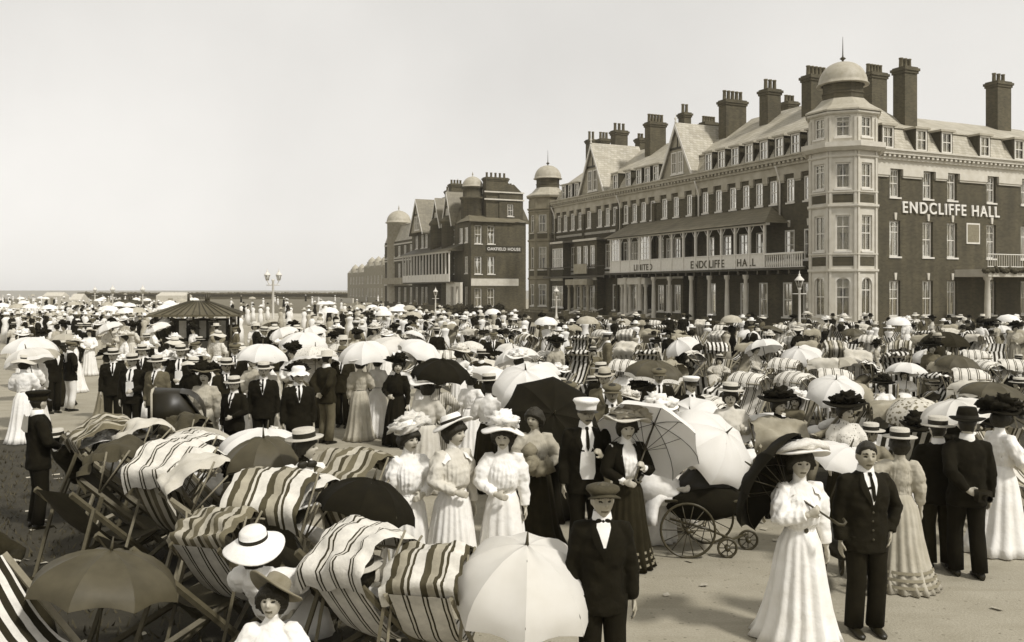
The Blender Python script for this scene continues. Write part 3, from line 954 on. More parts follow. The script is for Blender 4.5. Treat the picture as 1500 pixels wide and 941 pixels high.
def dormer(par, P, s, w, z0, z1, d0, d1, seed=0, frame=None):
    """a flat-topped dormer standing out of the mansard slope; its front at depth d0"""
    m = MB()
    pbox(m, P, s - w / 2 - .1, s - w / 2, d1, d0, z0, z1); pbox(m, P, s + w / 2, s + w / 2 + .1, d1, d0, z0, z1)
    pbox(m, P, s - w / 2 - .1, s + w / 2 + .1, d1 - .3, d0, z0 - .1, z0 - .004)
    o = m.build('dormer', DARKW, par, False)
    t = MB(); pbox(t, P, s - w / 2 - .22, s + w / 2 + .22, d1 - .4, d0 + .16, z1 + .004, z1 + .13); t.build('dormer_roof', LEADR, o, False)
    f = MB()
    for a in (s - w / 2, s + w / 2 - .09): pbox(f, P, a, a + .09, d0 - .03, d0 + .03, z0, z1)
    pbox(f, P, s - w / 2 + .09, s + w / 2 - .09, d0 - .03, d0 + .028, z1 - .12, z1 - .003); pbox(f, P, s - w / 2 + .09, s + w / 2 - .09, d0 - .03, d0 + .026, z0, z0 + .08)
    zm = (z0 + z1) / 2
    pbox(f, P, s - w / 2 + .09, s + w / 2 - .09, d0 - .05, d0 - .01, zm - .03, zm + .03)
    pbox(f, P, s - .017, s + .017, d0 - .05, d0 - .012, z0 + .08, z1 - .12)
    f.build('dormer_window', WPAINT, o, False)
    g = MB(); pbox(g, P, s - w / 2 + .09, s + w / 2 - .09, d0 - .07, d0 - .06, z0 + .08, z1 - .12); g.build('pane', GLASS, o, False)
    c = MB(); k = (.35, .55, .0, .7)[seed % 4]
    pbox(c, P, s - w / 2 + .1, s + w / 2 - .1, d0 - .14, d0 - .13, z1 - .12 - (z1 - z0) * k - .02, z1 - .12)
    c.build('curtain', CURT, o, False)

def cornice(par, P, s0, s1, z0=11.3, z1=11.9, out=.5, name='cornice', blocks=()):
    m = MB()
    pbox(m, P, s0, s1, .002, .12, z0 - .55, z0)
    pbox(m, P, s0, s1, .002, out * .55, z0 + .0, z0 + .16)
    pbox(m, P, s0, s1, .002, out, z0 + .32, z1 - .06)
    pbox(m, P, s0, s1, .002, out + .12, z1 - .06, z1 + .04)
    n = int((s1 - s0) / .42)
    for k in range(n):
        a = s0 + (k + .25) * (s1 - s0) / n
        pbox(m, P, a, a + .2, .002, out * .9, z0 + .16, z0 + .32)
    for a, b in blocks:
        pbox(m, P, a, b, .002, .16, z0 - .98, z0 - .553); pbox(m, P, a + .06, b - .06, .002, .1, z0 - 1.1, z0 - .983)
    return m.build(name, PAINT if P is PR else CORN, par, False)

def mansard(par, P, s0, s1, z0, z1, ridge, dr, mat=None, d1=-1.0, hip0=0.0, hip1=0.0):
    m = MB()
    a = [P(s0, -.05, z0), P(s1, -.05, z0), P(s1, d1, z1), P(s0, d1, z1)]
    m.add(a, [(0, 1, 2, 3)])
    pbox(m, P, s0, s1, d1 - .06, d1 + .12, z1 - .002, z1 + .1)
    m.add([P(s0, d1, z1 + .06), P(s1, d1, z1 + .06), P(s1 - hip1, dr, ridge), P(s0 + hip0, dr, ridge)], [(0, 1, 2, 3)])
    m.add([P(s0 + hip0, dr, ridge), P(s1 - hip1, dr, ridge), P(s1, 2 * dr - d1, z1), P(s0, 2 * dr - d1, z1)], [(0, 1, 2, 3)])
    m.add([P(s0, -.05, z0), P(s0, d1, z1), P(s0 + hip0, dr, ridge), P(s0, 2 * dr - d1, z1), P(s0, 2 * dr, z0)], [(0, 1, 2, 3, 4)])
    m.add([P(s1, -.05, z0), P(s1, d1, z1), P(s1 - hip1, dr, ridge), P(s1, 2 * dr - d1, z1), P(s1, 2 * dr, z0)], [(0, 1, 2, 3, 4)])
    return m.build('roof', mat or SLATE, par, False)

def gable(par, P, s0, s1, z0, z1, dep=-4.5, front=.1, finial=True, rm=None):
    x = (s0 + s1) / 2
    m = MB()
    f0 = [P(s0, front, z0), P(s1, front, z0), P(x, front, z1)]; f1 = [P(s0, front - .3, z0), P(s1, front - .3, z0), P(x, front - .3, z1)]
    m.add(f0 + f1, [(0, 1, 2), (3, 5, 4), (0, 3, 4, 1)])
    g = m.build('gable', ROUGHC, par, False)
    r = MB()
    for sd, e in ((s0, -.3), (s1, .3)):
        a = [P(sd + e, front + .25, z0 - .3), P(x, front + .25, z1 + .12), P(x, dep, z1 + .12), P(sd + e, dep, z0 - .3)]
        b = [p - V((0, 0, .1)) for p in a]
        r.add(a + b, [(0, 1, 2, 3), (4, 7, 6, 5), (0, 4, 5, 1), (2, 6, 7, 3)])
    r.build('gable_roof', rm or SLATE, g, False)
    t = MB()
    for sd, e in ((s0, -.34), (s1, .34)):
        p0, p1 = V((sd + e, z0 - .36)), V((x, z1 + .06))
        for k in range(1):
            a = [P(p0.x, front + .3, p0.y), P(p1.x, front + .3, p1.y), P(p1.x, front + .3, p1.y - .42), P(p0.x + (.14 if e < 0 else -.14), front + .3, p0.y - .1)]
            b = [q - (P(0, .08, 0) - P(0, 0, 0)) for q in a]
            t.add(a + b, [(0, 1, 2, 3), (4, 7, 6, 5), (0, 4, 5, 1), (1, 5, 6, 2), (2, 6, 7, 3), (3, 7, 4, 0)])
    t.build('bargeboard', WPAINT, g, False)
    h = (z1 - z0)
    bb = MB(); pbox(bb, P, s0 + .55 * (s1 - s0) * .5, s1 - .55 * (s1 - s0) * .5, front + .002, front + .06, z0 + h * .53, z0 + h * .57); pbox(bb, P, x - .04, x + .04, front + .002, front + .05, z0 + h * .57, z1 - .6)
    bb.build('gable_timber', DARKW, g, False)
    w = (s1 - s0) * .17
    for q in (-1, 1):
        window(g, P, x + q * w * .62 - w * .5, x + q * w * .62 + w * .5, z0 + .3, z0 + h * .48, -.04, .3, .3, 1, front + .02, name='gable_window')
    if finial:
        fm = MB(); c = P(x, front + .2, z1); fm.lathe([(.1, .1), (.05, .3), (.12, .42), (.02, .55), (.01, .9)], 8, 0, Matrix.Translation(c)); fm.build('finial', WPAINT, g)

def dome_tower(par, cx, cy, rad, zs, drum_r=1.28, dome_r=1.45, faces=range(8), full=True, mat=None):
    """octagonal corner bay: zs = (storey data); parts hang on one tower part"""
    mat = mat or PAINT
    wl = MB(); pan = []; band = MB()
    ap = rad * math.cos(R(22.5)); hw = rad * math.sin(R(22.5))
    wins = []
    ops = [(-.42, .42, a, b) for a, b, k in zs['win']]
    for k in range(8):
        a = R(45 * k)
        n = V((math.cos(a), math.sin(a), 0)); t = V((-math.sin(a), math.cos(a), 0))
        P = (lambda n, t: (lambda s, d, z: V((cx, cy, 0)) + t * s + n * (ap + d) + V((0, 0, z))))(n, t)
        if k in faces:
            wall(wl, P, -hw, hw, zs['z0'], zs['z1'], ops, .25)
            for z0, z1 in zs['panel']:
                q = MB(); pbox(q, P, -hw * .72, hw * .72, .002, .02, z0, z1); pan.append(q)
            pbox(band, P, -hw * .97, -hw * .8, .002, .07, zs['z0'] + .9, zs['z1'] - .4); pbox(band, P, hw * .8, hw * .97, .002, .07, zs['z0'] + .9, zs['z1'] - .4)
            for i, (z0, z1, kind) in enumerate(zs['win']): wins.append((P, z0, z1, kind, k * 5 + i))
        else:
            wall(wl, P, -hw, hw, zs['z0'], zs['z1'], [], .25)
    o = wl.build('tower', mat, par, False)
    for z, out, hh in zs['band']:
        band.loft([ring8(cx, cy, rad + out * .5, z), ring8(cx, cy, rad + out, z + hh * .4), ring8(cx, cy, rad + out, z + hh), ring8(cx, cy, rad - .1, z + hh + .02)])
    band.build('tower_moulding', mat, o, False)
    for q in pan: q.build('brick_panel', BRICK, o, False)
    for P, z0, z1, kind, sd in wins:
        window(o, P, -.42, .42, z0, z1, .1, (0, .25, .45)[sd % 3], .32, 1, arch=(kind == 'arch'), seed=sd)
    e = zs['z1']
    r = MB(); r.loft([ring8(cx, cy, rad + .28, e + .02), ring8(cx, cy, rad + .28, e + .12), ring8(cx, cy, (rad + drum_r) / 2 + .1, e + .45), ring8(cx, cy, drum_r + .02, e + .95)])
    r.build('tower_roof', LEADR, o, False)
    d = MB(); d.loft([ring8(cx, cy, drum_r, e + .9), ring8(cx, cy, drum_r, e + 1.25), ring8(cx, cy, drum_r + .05, e + 1.27), ring8(cx, cy, drum_r + .05, e + 1.35), ring8(cx, cy, drum_r - .02, e + 1.37), ring8(cx, cy, drum_r, e + 1.9)])
    d.build('drum', CHIMB, o, False)
    m = MB(); z = e + 1.88
    pr = [(drum_r, z), (dome_r + .1, z), (dome_r + .1, z + .06)] + [(dome_r * math.cos(R(q)) ** .9, z + .1 + dome_r * .95 * math.sin(R(q))) for q in range(0, 86, 7)] + [(.06, z + .12 + dome_r * .95)]
    m.lathe(pr, 24, 0, Matrix.Translation((cx, cy, 0)))
    m.build('dome', LEADR, o)
    f = MB(); zt = z + .1 + dome_r * .95
    f.lathe([(.07, zt - .02), (.06, zt + .12), (.2, zt + .22), (.05, zt + .34), (.035, zt + .5), (.012, zt + 1.55), (.001, zt + 1.6)], 8, 0, Matrix.Translation((cx, cy, 0)))
    f.build('finial', IRON, o)
    return o

def letters(text, size, mat, name, parent, M, depth=.04, spacing=1.1):
    cu = bpy.data.curves.new(name, 'FONT'); cu.body = text; cu.size = size; cu.extrude = depth; cu.align_x = 'CENTER'; cu.space_character = spacing
    cu.offset = size * .012
    tmp = bpy.data.objects.new('tmp', cu); COL.objects.link(tmp)
    dg = bpy.context.evaluated_depsgraph_get()
    me = bpy.data.meshes.new_from_object(tmp.evaluated_get(dg))
    bpy.data.objects.remove(tmp, do_unlink=True)
    me.transform(M); me.materials.clear(); me.materials.append(mat); me.name = name
    return reg(bpy.data.objects.new(name, me), parent)
MPR = lambda s, d, z: Matrix.Translation(PR(s, d, z)) @ Matrix.Rotation(R(90), 4, 'X')
MPL = lambda s, d, z: Matrix.Translation(PL(s, d, z)) @ Matrix.Rotation(R(-90), 4, 'Z') @ Matrix.Rotation(R(90), 4, 'X')

TH = math.atan2(.419, .908)
CORNER = V((20.5, 55.0, 0))
DIR = V((-.419, .908, 0)); INW = V((.908, .419, 0))
def house(name, t, lab, base=CORNER, cat='house', grp=None):
    o = empty(name, base + DIR * t, TH)
    return tag(o, lab, cat, grp)
def solve(px, b, base=CORNER):
    k = (px - CX) / F
    p = base + INW * b
    t = (p.x - k * p.y) / (.419 + .908 * k)
    return t, p.y + .908 * t

TW = {'z0': 0, 'z1': 13.75, 'win': [(1.4, 3.75, 'arch'), (5.35, 7.5, ''), (9.1, 10.65, ''), (12.2, 13.45, '')], 'panel': [(4.45, 5.0), (8.25, 8.75)],
      'band': [(.9, .1, .2), (4.05, .14, .2), (5.08, .1, .12), (7.95, .16, .2), (8.82, .1, .12), (10.95, .12, .15), (11.35, .55, .5), (13.55, .2, .18)]}

def front(par, s0, s1, floors, P, mat, seed=0, z1=11.9, skip=()):
    """brick front with rows of windows: floors = [(z0, z1, [centres], width)]"""
    ops = []; wl = MB(); k = seed
    for a, b, cs, w in floors:
        for c in cs: ops.append((c - w / 2, c + w / 2, a, b))
    wall(wl, P, s0, s1, 0, z1, ops)
    o = wl.build('wall', mat, par, False)
    for a, b, cs, w in floors:
        for c in cs:
            k += 1
            window(par, P, c - w / 2, c + w / 2, a, b, .16 if P is PR else .03, (0, .35, .6, .0, .3)[k * 7 % 5], (.42, .36, .28)[k % 3], 1 if w < 1.1 else 2, seed=k)
    return o

def keystones(par, P, cs, z):
    m = MB()
    for c in cs:
        a = [P(c - .07, .002, z), P(c + .07, .002, z), P(c + .12, .002, z + .45), P(c - .12, .002, z + .45)]
        b = [q + (P(0, .08, 0) - P(0, 0, 0)) for q in a]
        m.loft([a, b])
    m.build('keystones', PAINT, par, False)

def downpipe(par, P, s):
    m = MB(); m.tube([P(s, .5, 11.35), P(s, .45, 11.2), P(s + .1, .15, 10.7), P(s, .12, 10.4), P(s, .12, 8.0)], .07, 6); m.build('downpipe', WPAINT, par)

# ---- the corner hotel
hotel = house('corner_hotel', 0, 'dark brick corner hotel with white domed bay tower and pale lettering on its side', cat='hotel')
RW = [4.44, 7.4, 9.67, 13.5, 17.0, 20.0]
front(hotel, 1.3, 23, [(1.3, 3.6, RW, .95), (5.15, 7.45, RW, .95), (8.95, 10.75, RW, .9)], PR, BRICK, 3)
keystones(hotel, PR, RW, 3.65); keystones(hotel, PR, RW, 7.5)
LW2 = [3.0, 4.6, 6.24, 7.7, 9.1, 10.55, 12.2, 13.8]
front(hotel, 1.3, 14.8, [(1.2, 3.5, [3.0, 4.9, 7.3, 9.3, 13.0], .9), (5.0, 7.0, [2.9, 4.7, 7.6, 9.4, 11.2, 13.2], .95), (8.85, 10.45, LW2, .72)], PL, BRICK, 9)
keystones(hotel, PL, [2.9, 4.7], 7.2)
def midblocks(cs, s0, s1, w):
    e = [s0] + [x for c in cs for x in (c - w / 2 - .12, c + w / 2 + .12)] + [s1]
    return [(a, b) for a, b in zip(e[::2], e[1::2]) if b - a > .3]
cornice(hotel, PR, 1.6, 23, blocks=midblocks(RW, 2, 23, .9))
cornice(hotel, PL, 1.6, 14.8, blocks=midblocks(LW2, 2, 14.8, .72))
mansard(hotel, PR, 1.5, 23.0, 11.92, 13.6, 15.4, -4.6, hip0=4.0)
mansard(hotel, PL, 1.5, 14.75, 11.92, 13.5, 16.6, -5.2, hip0=3.0)
for i, s in enumerate((3.95, 6.95, 9.3, 13.0, 16.5)): dormer(hotel, PR, s, .95, 12.1, 13.5, -.12, -1.1, i)
for i in range(8): dormer(hotel, PL, 2.7 + 1.55 * i, .8, 12.05, 13.4, -.12, -1.1, i + 1)
dome_tower(hotel, 0, 0, 2.08, TW, faces=(3, 4, 5, 6, 7))
letters('ENDCLIFFE HALL', 1.04, LETTER, 'sign_lettering', hotel, MPR(9.6, .06, 7.98), .05, 1.2)
nb = MB(); pbox(nb, PR, 11.0, 12.3, .002, .06, 6.1, 7.5); nbo = nb.build('notice_board', WPAINT, hotel, False)
nb = MB(); pbox(nb, PR, 11.1, 12.2, .062, .075, 6.22, 7.4); nb.build('board_panel', GREYC, nbo, False)
downpipe(hotel, PL, 5.5); downpipe(hotel, PL, 14.5)
# porch and flower balcony on the return front
pc = MB()
pbox(pc, PR, 9.9, 20, .003, 2.5, 3.86, 4.35)
po = pc.build('porch', PAINT, hotel, False)
for s in (10.2, 14.2, 15.4, 19.0):
    pc = MB(); pc.lathe([(.26, 0), (.24, .3), (.2, .5), (.19, 2.2), (.15, 3.6), (.24, 3.7), (.26, 3.855)], 12, 0, Matrix.Translation(PR(s, 2.2, 0))); pc.build('column', PAINT, po)
rl = MB()
for s in [10 + .22 * k for k in range(46)]: rl.bar(PR(s, 2.4, 4.36), PR(s, 2.4, 5.3), .022, 0, 4)
for z in (4.5, 5.3): rl.bar(PR(9.95, 2.4, z), PR(20, 2.4, z), .035, 0, 4)
rl.build('balcony_rail', WPAINT, po, False)
fl = MB()
for k in range(60): fl.blob(PR(9.4 + k * .18, 2.55 + .1 * rnd.random(), 4.2 + .2 * rnd.random()), .16, k, 0, 6, 5, .8)
fl.build('flower_boxes', plain('dark_foliage', .05, .9, .6, 12), po)
for s in (10.7, 12.2): pass
for px, y0, yp, yb, b, w, n in ((1195, 112, 98, 190, 4.2, 1.75, 5), (1128, 132, 117, 195, 4.2, 1.25, 3), (1073, 148, 134, 212, 4.2, 2.0, 5), (1156, 150, 140, 175, 9.5, 1.0, 3)):
    t, Y = solve(px, b)
    z = CAMH + (HZ - y0) * Y / F; zb = CAMH + (HZ - yb) * Y / F
    chimney(hotel, b, t, w, .95, zb - 1.5, z, n, max(.45, (y0 - yp) * Y / F))
for u, dpt, y0, n, w in ((8.07, 2.4, 100, 3, 1.15), (9.6, 6.5, 108, 5, 1.5), (19.9, 4.2, 121, 3, 1.5)):
    Y = 55 + .419 * u + .908 * dpt
    chimney(hotel, u, dpt, w, 1.0, 12.8, CAMH + (HZ - y0) * Y / F, n, .65)

# ---- two gabled houses along the terrace
def gabled(t0, t1, lab, gs, dorm, wins2, seed, g1, tower=False):
    h = house('terrace_house', t0, lab, grp='tall brick houses of the terrace')
    L = t1 - t0
    rel = lambda c: [x - t0 for x in c]
    w2 = rel(wins2)
    front(h, 0, L, [(1.2, 3.5, [c for c in w2[::2]], .9), (5.0, 7.2, w2[::1], .85), (8.85, 10.45, w2, .72)], PL, BRICK2 if seed % 2 else BRICK, seed)
    cornice(h, PL, 0, L, blocks=midblocks(w2, .1, L - .1, .72))
    mansard(h, PL, 0, L, 11.92, 13.5, 16.4, -5.2)
    for i, s in enumerate(rel(dorm)): dormer(h, PL, s, .8, 12.05, 13.4, -.12, -1.1, i + seed)
    gable(h, PL, gs[0] - t0, gs[1] - t0, 11.95, g1, -5.0)
    downpipe(h, PL, L - .2)
    return h
h1 = gabled(14.8, 26.1, 'tall brick terrace house with a pale gable behind the white verandah', (15.1, 19.4), (20.6, 21.9, 23.2, 24.9), [15.8, 17.6, 19.2, 20.9, 22.3, 23.7, 25.1], 11, 16.2)
h2 = gabled(26.1, 38.6, 'tall brick terrace house with steep gable and the far domed tower', (28.4, 33.0), (27.0, 34.2, 35.5, 36.8), [26.9, 28.2, 29.6, 31.6, 33.3, 34.8, 36.3, 37.6], 20, 16.6)
TW2 = dict(TW); TW2['win'] = [(1.4, 3.6, 'arch'), (5.1, 7.4, ''), (8.9, 10.7, '')]; TW2['z1'] = 12.6; TW2['band'] = [b for b in TW['band'] if b[0] < 11] + [(11.2, .2, .2), (12.4, .25, .2)]
dome_tower(h2, .3, 14.6, 1.95, TW2, 1.2, 1.4, faces=(3, 4, 5, 6), mat=plain('weathered_stucco', .21, .85, .2, 2))
ex = MB(); pbox(ex, PL, 12.5, 16.0, -9, -.4, 0, 11.9); ex.build('end_wall', BRICK, h2, False)
# canted and square bays, pale trim on the two gabled houses
for hh, bays in ((h1, ((.6, 4.4), (6.2, 8.6))), (h2, ((2.5, 6.7), (9.0, 11.4)))):
    for a, b in bays:
        cs = [a + (b - a) * q for q in (.2, .5, .8)]
        ops = [(c - .42, c + .42, z0, z1) for c in cs for z0, z1 in ((1.3, 3.4), (5.1, 7.1))]
        m = MB(); wall(m, PL, a, b, 0, 7.55, ops, .3, 0, .9); pbox(m, PL, a, a + .3, .003, .595, 0, 7.55); pbox(m, PL, b - .3, b, .003, .595, 0, 7.55); bo_ = m.build('bay', BRICK if a < 3 else BRICK2, hh, False)
        m = MB(); pbox(m, PL, a - .12, b + .12, .003, 1.05, 7.553, 7.75); pbox(m, PL, a - .06, b + .06, .903, 1.0, 3.9, 4.25); m.build('bay_cornice', PAINT, bo_, False)
        for q, (x0, x1, z0, z1) in enumerate(ops): window(bo_, PL, x0, x1, z0, z1, .04, (0, .3, .5)[q % 3], .38, 1, .9, seed=q + int(a * 10))
    L_ = 11.3 if hh is h1 else 12.5
    m = MB(); pbox(m, PL, 0, L_, .003, .07, 8.2, 8.42); pbox(m, PL, 0, L_, .003, .06, 4.5, 4.7); m.build('string_course', PAINT, hh, False)
    for s_ in (.1, L_ / 2, L_ - .5): m = MB(); pbox(m, PL, s_, s_ + .4, .003, .16, .2, 10.2); m.build('pilaster', BRICK2, hh, False)
# dark balconies
for z0, z1, a, b, d in ((7.7, 8.5, .2, 11.8, 1.0), (4.3, 4.45, .2, 12.2, 1.5)):
    m = MB(); pbox(m, PL, a, b, .003, d, z0 - .15, z0)
    for k in range(int((b - a) / .2)): m.bar(PL(a + .2 * k, d - .05, z0), PL(a + .2 * k, d - .05, z0 + .85), .02, 0, 4)
    m.bar(PL(a, d - .05, z0 + .85), PL(b, d - .05, z0 + .85), .04, 0, 4)
    m.build('balcony', IRON, h2, False)
m = MB(); pbox(m, PL, 3.2, 5.6, 1.5, 1.6, 4.5, 5.4); mo = m.build('carved_panel', STONE, h2, False)
for k, hh in enumerate((h1, h2)):
    a, b = (3.1, 7.3) if k == 1 else (4.9, 9.1)
    m = MB(); pbox(m, PL, a, b, .003, 1.6, 3.46, 4.0)
    po = m.build('porch', PAINT if k == 0 else STONE, hh, False)
    for q in range(4):
        s = a + .3 + q * 1.2
        m = MB(); m.lathe([(.22, 0), (.2, .3), (.17, .5), (.16, 2.0), (.13, 3.2), (.2, 3.3), (.22, 3.465)], 10, 0, Matrix.Translation(PL(s, 1.3, 0))); m.build('column', PAINT if k == 0 else STONE, po)
        s = a - .5 + q * 1.5
        m = MB(); m.tube([PL(s, .3, 1.3), PL(s, 3.6, .35)], [.16, .16], 4); m.build('step_wall', PAINT, hh, False)
for hh, lst in ((h1, ((960, 180, 168, 235, 4.2, 1.7, 5), (1003, 166, 153, 190, 7.5, .8, 2), (1038, 180, 171, 190, 9.0, 1.4, 5), (938, 203, 196, 215, 8, .7, 2))), (h2, ((907, 192, 181, 232, 4.2, 1.4, 3), (884, 204, 194, 220, 7.0, 1.1, 3), (866, 205, 193, 220, 8, .9, 2)))):
    base = hh.location
    for px, y0, yp, yb, b, w, n in lst:
        t, Y = solve(px, b, V(base))
        chimney(hh, b, t, w, .9, CAMH + (HZ - yb) * Y / F - 1.5, CAMH + (HZ - y0) * Y / F, n, max(.45, (y0 - yp) * Y / F))

# ---- long white verandah (stands against the hotel and the gabled house)
ve = empty('verandah', CORNER, TH)
tag(ve, 'long white timber verandah with slate roof along the terrace front', 'verandah')
m = MB(); pbox(m, PL, 1.2, 25.6, .36, 1.95, 4.3, 4.45)
for k in range(25): pbox(m, PL, 1.6 + k, 1.75 + k, .36, 1.9, 4.05, 4.297)
m.build('floor', DARKW, ve, False)
ps = [5.06 + (24.65 - 5.06) * k / 13 for k in range(14)]
for s in ps:
    m = MB(); pbox(m, PL, s - .075, s + .075, 1.72, 1.87, 4.46, 7.3)
    for q in (1, -1):
        if ps[0] < s + q * .3 < ps[-1]: m.bar(PL(s + q * .07, 1.8, 6.8), PL(s + q * .42, 1.8, 7.28), .035, 0, 4)
    m.build('post', WPAINT, ve, False)
m = MB(); pbox(m, PL, 4.7, 25.0, 1.66, 1.96, 7.302, 7.5); m.build('beam', WPAINT, ve, False)
m = MB()
a = [PL(4.6, 2.15, 7.45), PL(25.3, 2.15, 7.45), PL(24.4, .05, 8.7), PL(6.4, .05, 8.7), PL(4.6, .05, 7.45), PL(25.3, .05, 7.45)]
b = [p - V((0, 0, .08)) for p in a]
m.add(a, [(0, 1, 2, 3), (0, 3, 4), (1, 5, 2)]); m.add(b, [(3, 2, 1, 0)])
m.build('roof', DSLATE, ve, False)
for k, (a, b) in enumerate(zip(ps, ps[1:])):
    m = MB(); pbox(m, PL, a + .08, b - .08, 1.76, 1.82, 4.46, 5.4); pbox(m, PL, a + .08, b - .08, 1.74, 1.86, 5.403, 5.47); m.build('parapet_panel', WPAINT, ve, False)
m = MB()
for s in [1.6 + .2 * k for k in range(17)]: m.lathe([(.05, 4.5), (.07, 4.75), (.035, 5.0), (.055, 5.3)], 8, 0, Matrix.Translation(PL(s, 1.8, 0)))
pbox(m, PL, 1.4, 5.0, 1.7, 1.9, 5.303, 5.42); pbox(m, PL, 1.4, 5.0, 1.7, 1.9, 4.455, 4.5)
m.build('balustrade', WPAINT, ve, False)
letters('HALL', .72, LETTERD, 'lettering', ve, MPL(6.9, 1.84, 4.62), .012, 1.2)
letters('ENDCLIFFE', .78, LETTERD, 'lettering', ve, MPL(11.2, 1.84, 4.6), .012, 1.05)
letters('LIMITED', .7, LETTERD, 'lettering', ve, MPL(19.6, 1.84, 4.6), .012, 1.1)
for k in (12, 9):
    f = MB()
    a, b = ps[k] + .08, ps[k + 1] - .08
    for i in range(4): pbox(f, PL, a + (b - a) * i / 3 - .02, a + (b - a) * i / 3 + .02, 1.77, 1.82, 5.48, 7.29)
    for z in (5.95, 6.4, 6.85): pbox(f, PL, a, b, 1.775, 1.815, z - .02, z + .02)
    fo = f.build('glazing', WPAINT, ve, False)
    g = MB(); pbox(g, PL, a + .02, b - .02, 1.79, 1.795, 5.48, 7.29); g.build('pane', GLASS, fo, False)
for s in (7.2, 9.2, 11.2, 13.4, 16.2, 18.4, 20.4, 22.6):
    m = MB(); m.lathe([(.22, 0), (.22, .3), (.18, .5), (.17, 2.0), (.13, 3.7), (.2, 3.8), (.22, 4.04)], 10, 0, Matrix.Translation(PL(s, 1.6, 0))); m.build('column', PAINT, ve)

# ---- the brick house with the side sign, and what stands beyond it
OB = V((-4.85, 105.0, 0))
oak = house('brick_house', 0, 'dark brick house with name board on its plain side wall and round turret', OB)
SW_ = [.95, 2.6]
front(oak, 0, 7.2, [(1.0, 3.2, SW_, .95), (4.9, 7.0, SW_, .95), (8.5, 10.7, SW_, .95)], PR, BRICK2, 31, 11.2)
m = MB(); pbox(m, PR, 0, 6.2, .003, .05, 3.5, 4.35); m.build('white_band', PAINT, oak, False)
m = MB(); pbox(m, PR, 1.9, 6.6, .003, .06, 7.55, 8.3); bo = m.build('name_board', BOARD, oak, False)
letters('OAKFIELD HOUSE', .5, LETTER, 'lettering', bo, MPR(4.25, .075, 7.74), .012, 1.1)
OW = [1.5, 3.2, 6.0, 7.6, 9.2, 12.0, 13.6, 16, 17.6, 20]
front(oak, .4, 22, [(1.0, 3.4, OW, .95), (5.0, 7.0, OW[::2], .95), (8.7, 10.5, OW, 1.0)], PL, BRICK2, 41, 11.2)
mansard(oak, PL, 2.5, 22, 11.2, 13.2, 16.2, -4.5, slate('tiled_roof', .12))
m = MB(); m.add([V((-.3, -.3, 11.2)), V((7.3, -.3, 11.2)), V((6.2, 3.2, 12.4)), V((1.0, 3.2, 12.4)), V((-.3, 4, 11.2))], [(0, 1, 2, 3), (0, 3, 4)]); pbox(m, PR, -.3, 5.6, .0, .35, 11.1, 11.197)
m.build('side_roof', DSLATE, oak, False)
OSL = slate('old_tile', .17)
gable(oak, PL, 14.5, 19.8, 10.8, 15.2, -4, .9, False, OSL); gable(oak, PL, 9.6, 12.6, 11.3, 14.8, -4, .3, False, OSL); gable(oak, PL, 5.4, 8.4, 11.3, 15.2, -4, .3, False, OSL)
for c_ in (7.0, 11.2):
    m = MB(); m.lathe([(1.3, 0), (1.3, 11.3), (1.5, 11.4), (1.5, 11.6), (.9, 12.3)], 10, 0, Matrix.Translation((.2, c_, 0))); m.build('round_bay', BRICK2, oak)
m = MB(); m.lathe([(1.2, 13), (1.2, 15.6), (1.5, 15.7)] + [(1.45 * math.cos(R(q)), 15.8 + 1.3 * math.sin(R(q))) for q in range(0, 90, 9)] + [(.05, 17.1), (.12, 17.3), (.01, 17.8)], 16, 0, Matrix.Translation((3.2, 12.5, 0))); m.build('dome_turret', LEADR, oak)
m = MB(); pbox(m, PL, 2.6, 12, -7.4, -1.8, 11.2, 14.2); m.build('upper_block', BRICK2, oak, False)
ops_ = [(5.3, 6.1, 12.0, 13.5)]
m = MB(); wall(m, PR, 4.2, 7.4, 11.2, 14.8, ops_, .3, 0, -1.2); pbox(m, PR, 4.2, 7.4, -6, -1.6, 11.2, 14.8); m.loft([[PR(4.2, -1.2, 14.8), PR(7.4, -1.2, 14.8), PR(7.4, -6, 14.8), PR(4.2, -6, 14.8)], [PR(5.4, -1.25, 15.9), PR(6.2, -1.25, 15.9), PR(6.2, -6, 15.9), PR(5.4, -6, 15.9)]]); m.build('attic_gable', BRICK, oak, False)
window(oak, PR, 5.3, 6.1, 12.0, 13.5, .1, .3, .3, 1, -1.2, seed=5)
m = MB()
for z in (11.25, 13.9, 14.8): pbox(m, PR, 2.2, 7.5, -1.18, -1.05, z, z + .16)
m.build('stone_courses', PAINT, oak, False)
chimney(oak, 4.0, 1.9, 2.9, 1.1, 10, 16.7, 5, .6, CHIMB); chimney(oak, 1.0, 7.5, 1.6, 1.0, 11, 16.4, 4, .5); chimney(oak, 6.8, 5, 1.6, 1.0, 14, 16.0, 5, .5); chimney(oak, 3.0, 14, 1.8, 1.0, 13, 16.3, 5, .5); chimney(oak, 3.0, 21.5, 1.0, .9, 11, 15.2, 2, .5)
m = MB(); m.lathe([(1.45, 10.8), (1.45, 14.0), (1.6, 14.1), (1.6, 14.3), (1.2, 14.35), (1.2, 15.3), (1.4, 15.4), (1.35, 15.6)], 18, 0, Matrix.Translation((1.6, 3.4, 0))); tu = m.build('turret', BRICK2, oak)
m = MB(); m.lathe([(1.4, 15.6)] + [(1.3 * math.cos(R(q)), 15.6 + 1.3 * math.sin(R(q))) for q in range(0, 90, 10)] + [(.02, 16.95), (.1, 17.1), (.01, 17.5)], 18, 0, Matrix.Translation((1.6, 3.4, 0))); m.build('turret_dome', LEADR, tu)
m = MB()
for q in range(16):
    s = 2.6 + q * 1.2
    pbox(m, PL, s - .07, s + .07, 1.7, 1.85, 4.0, 7.5)
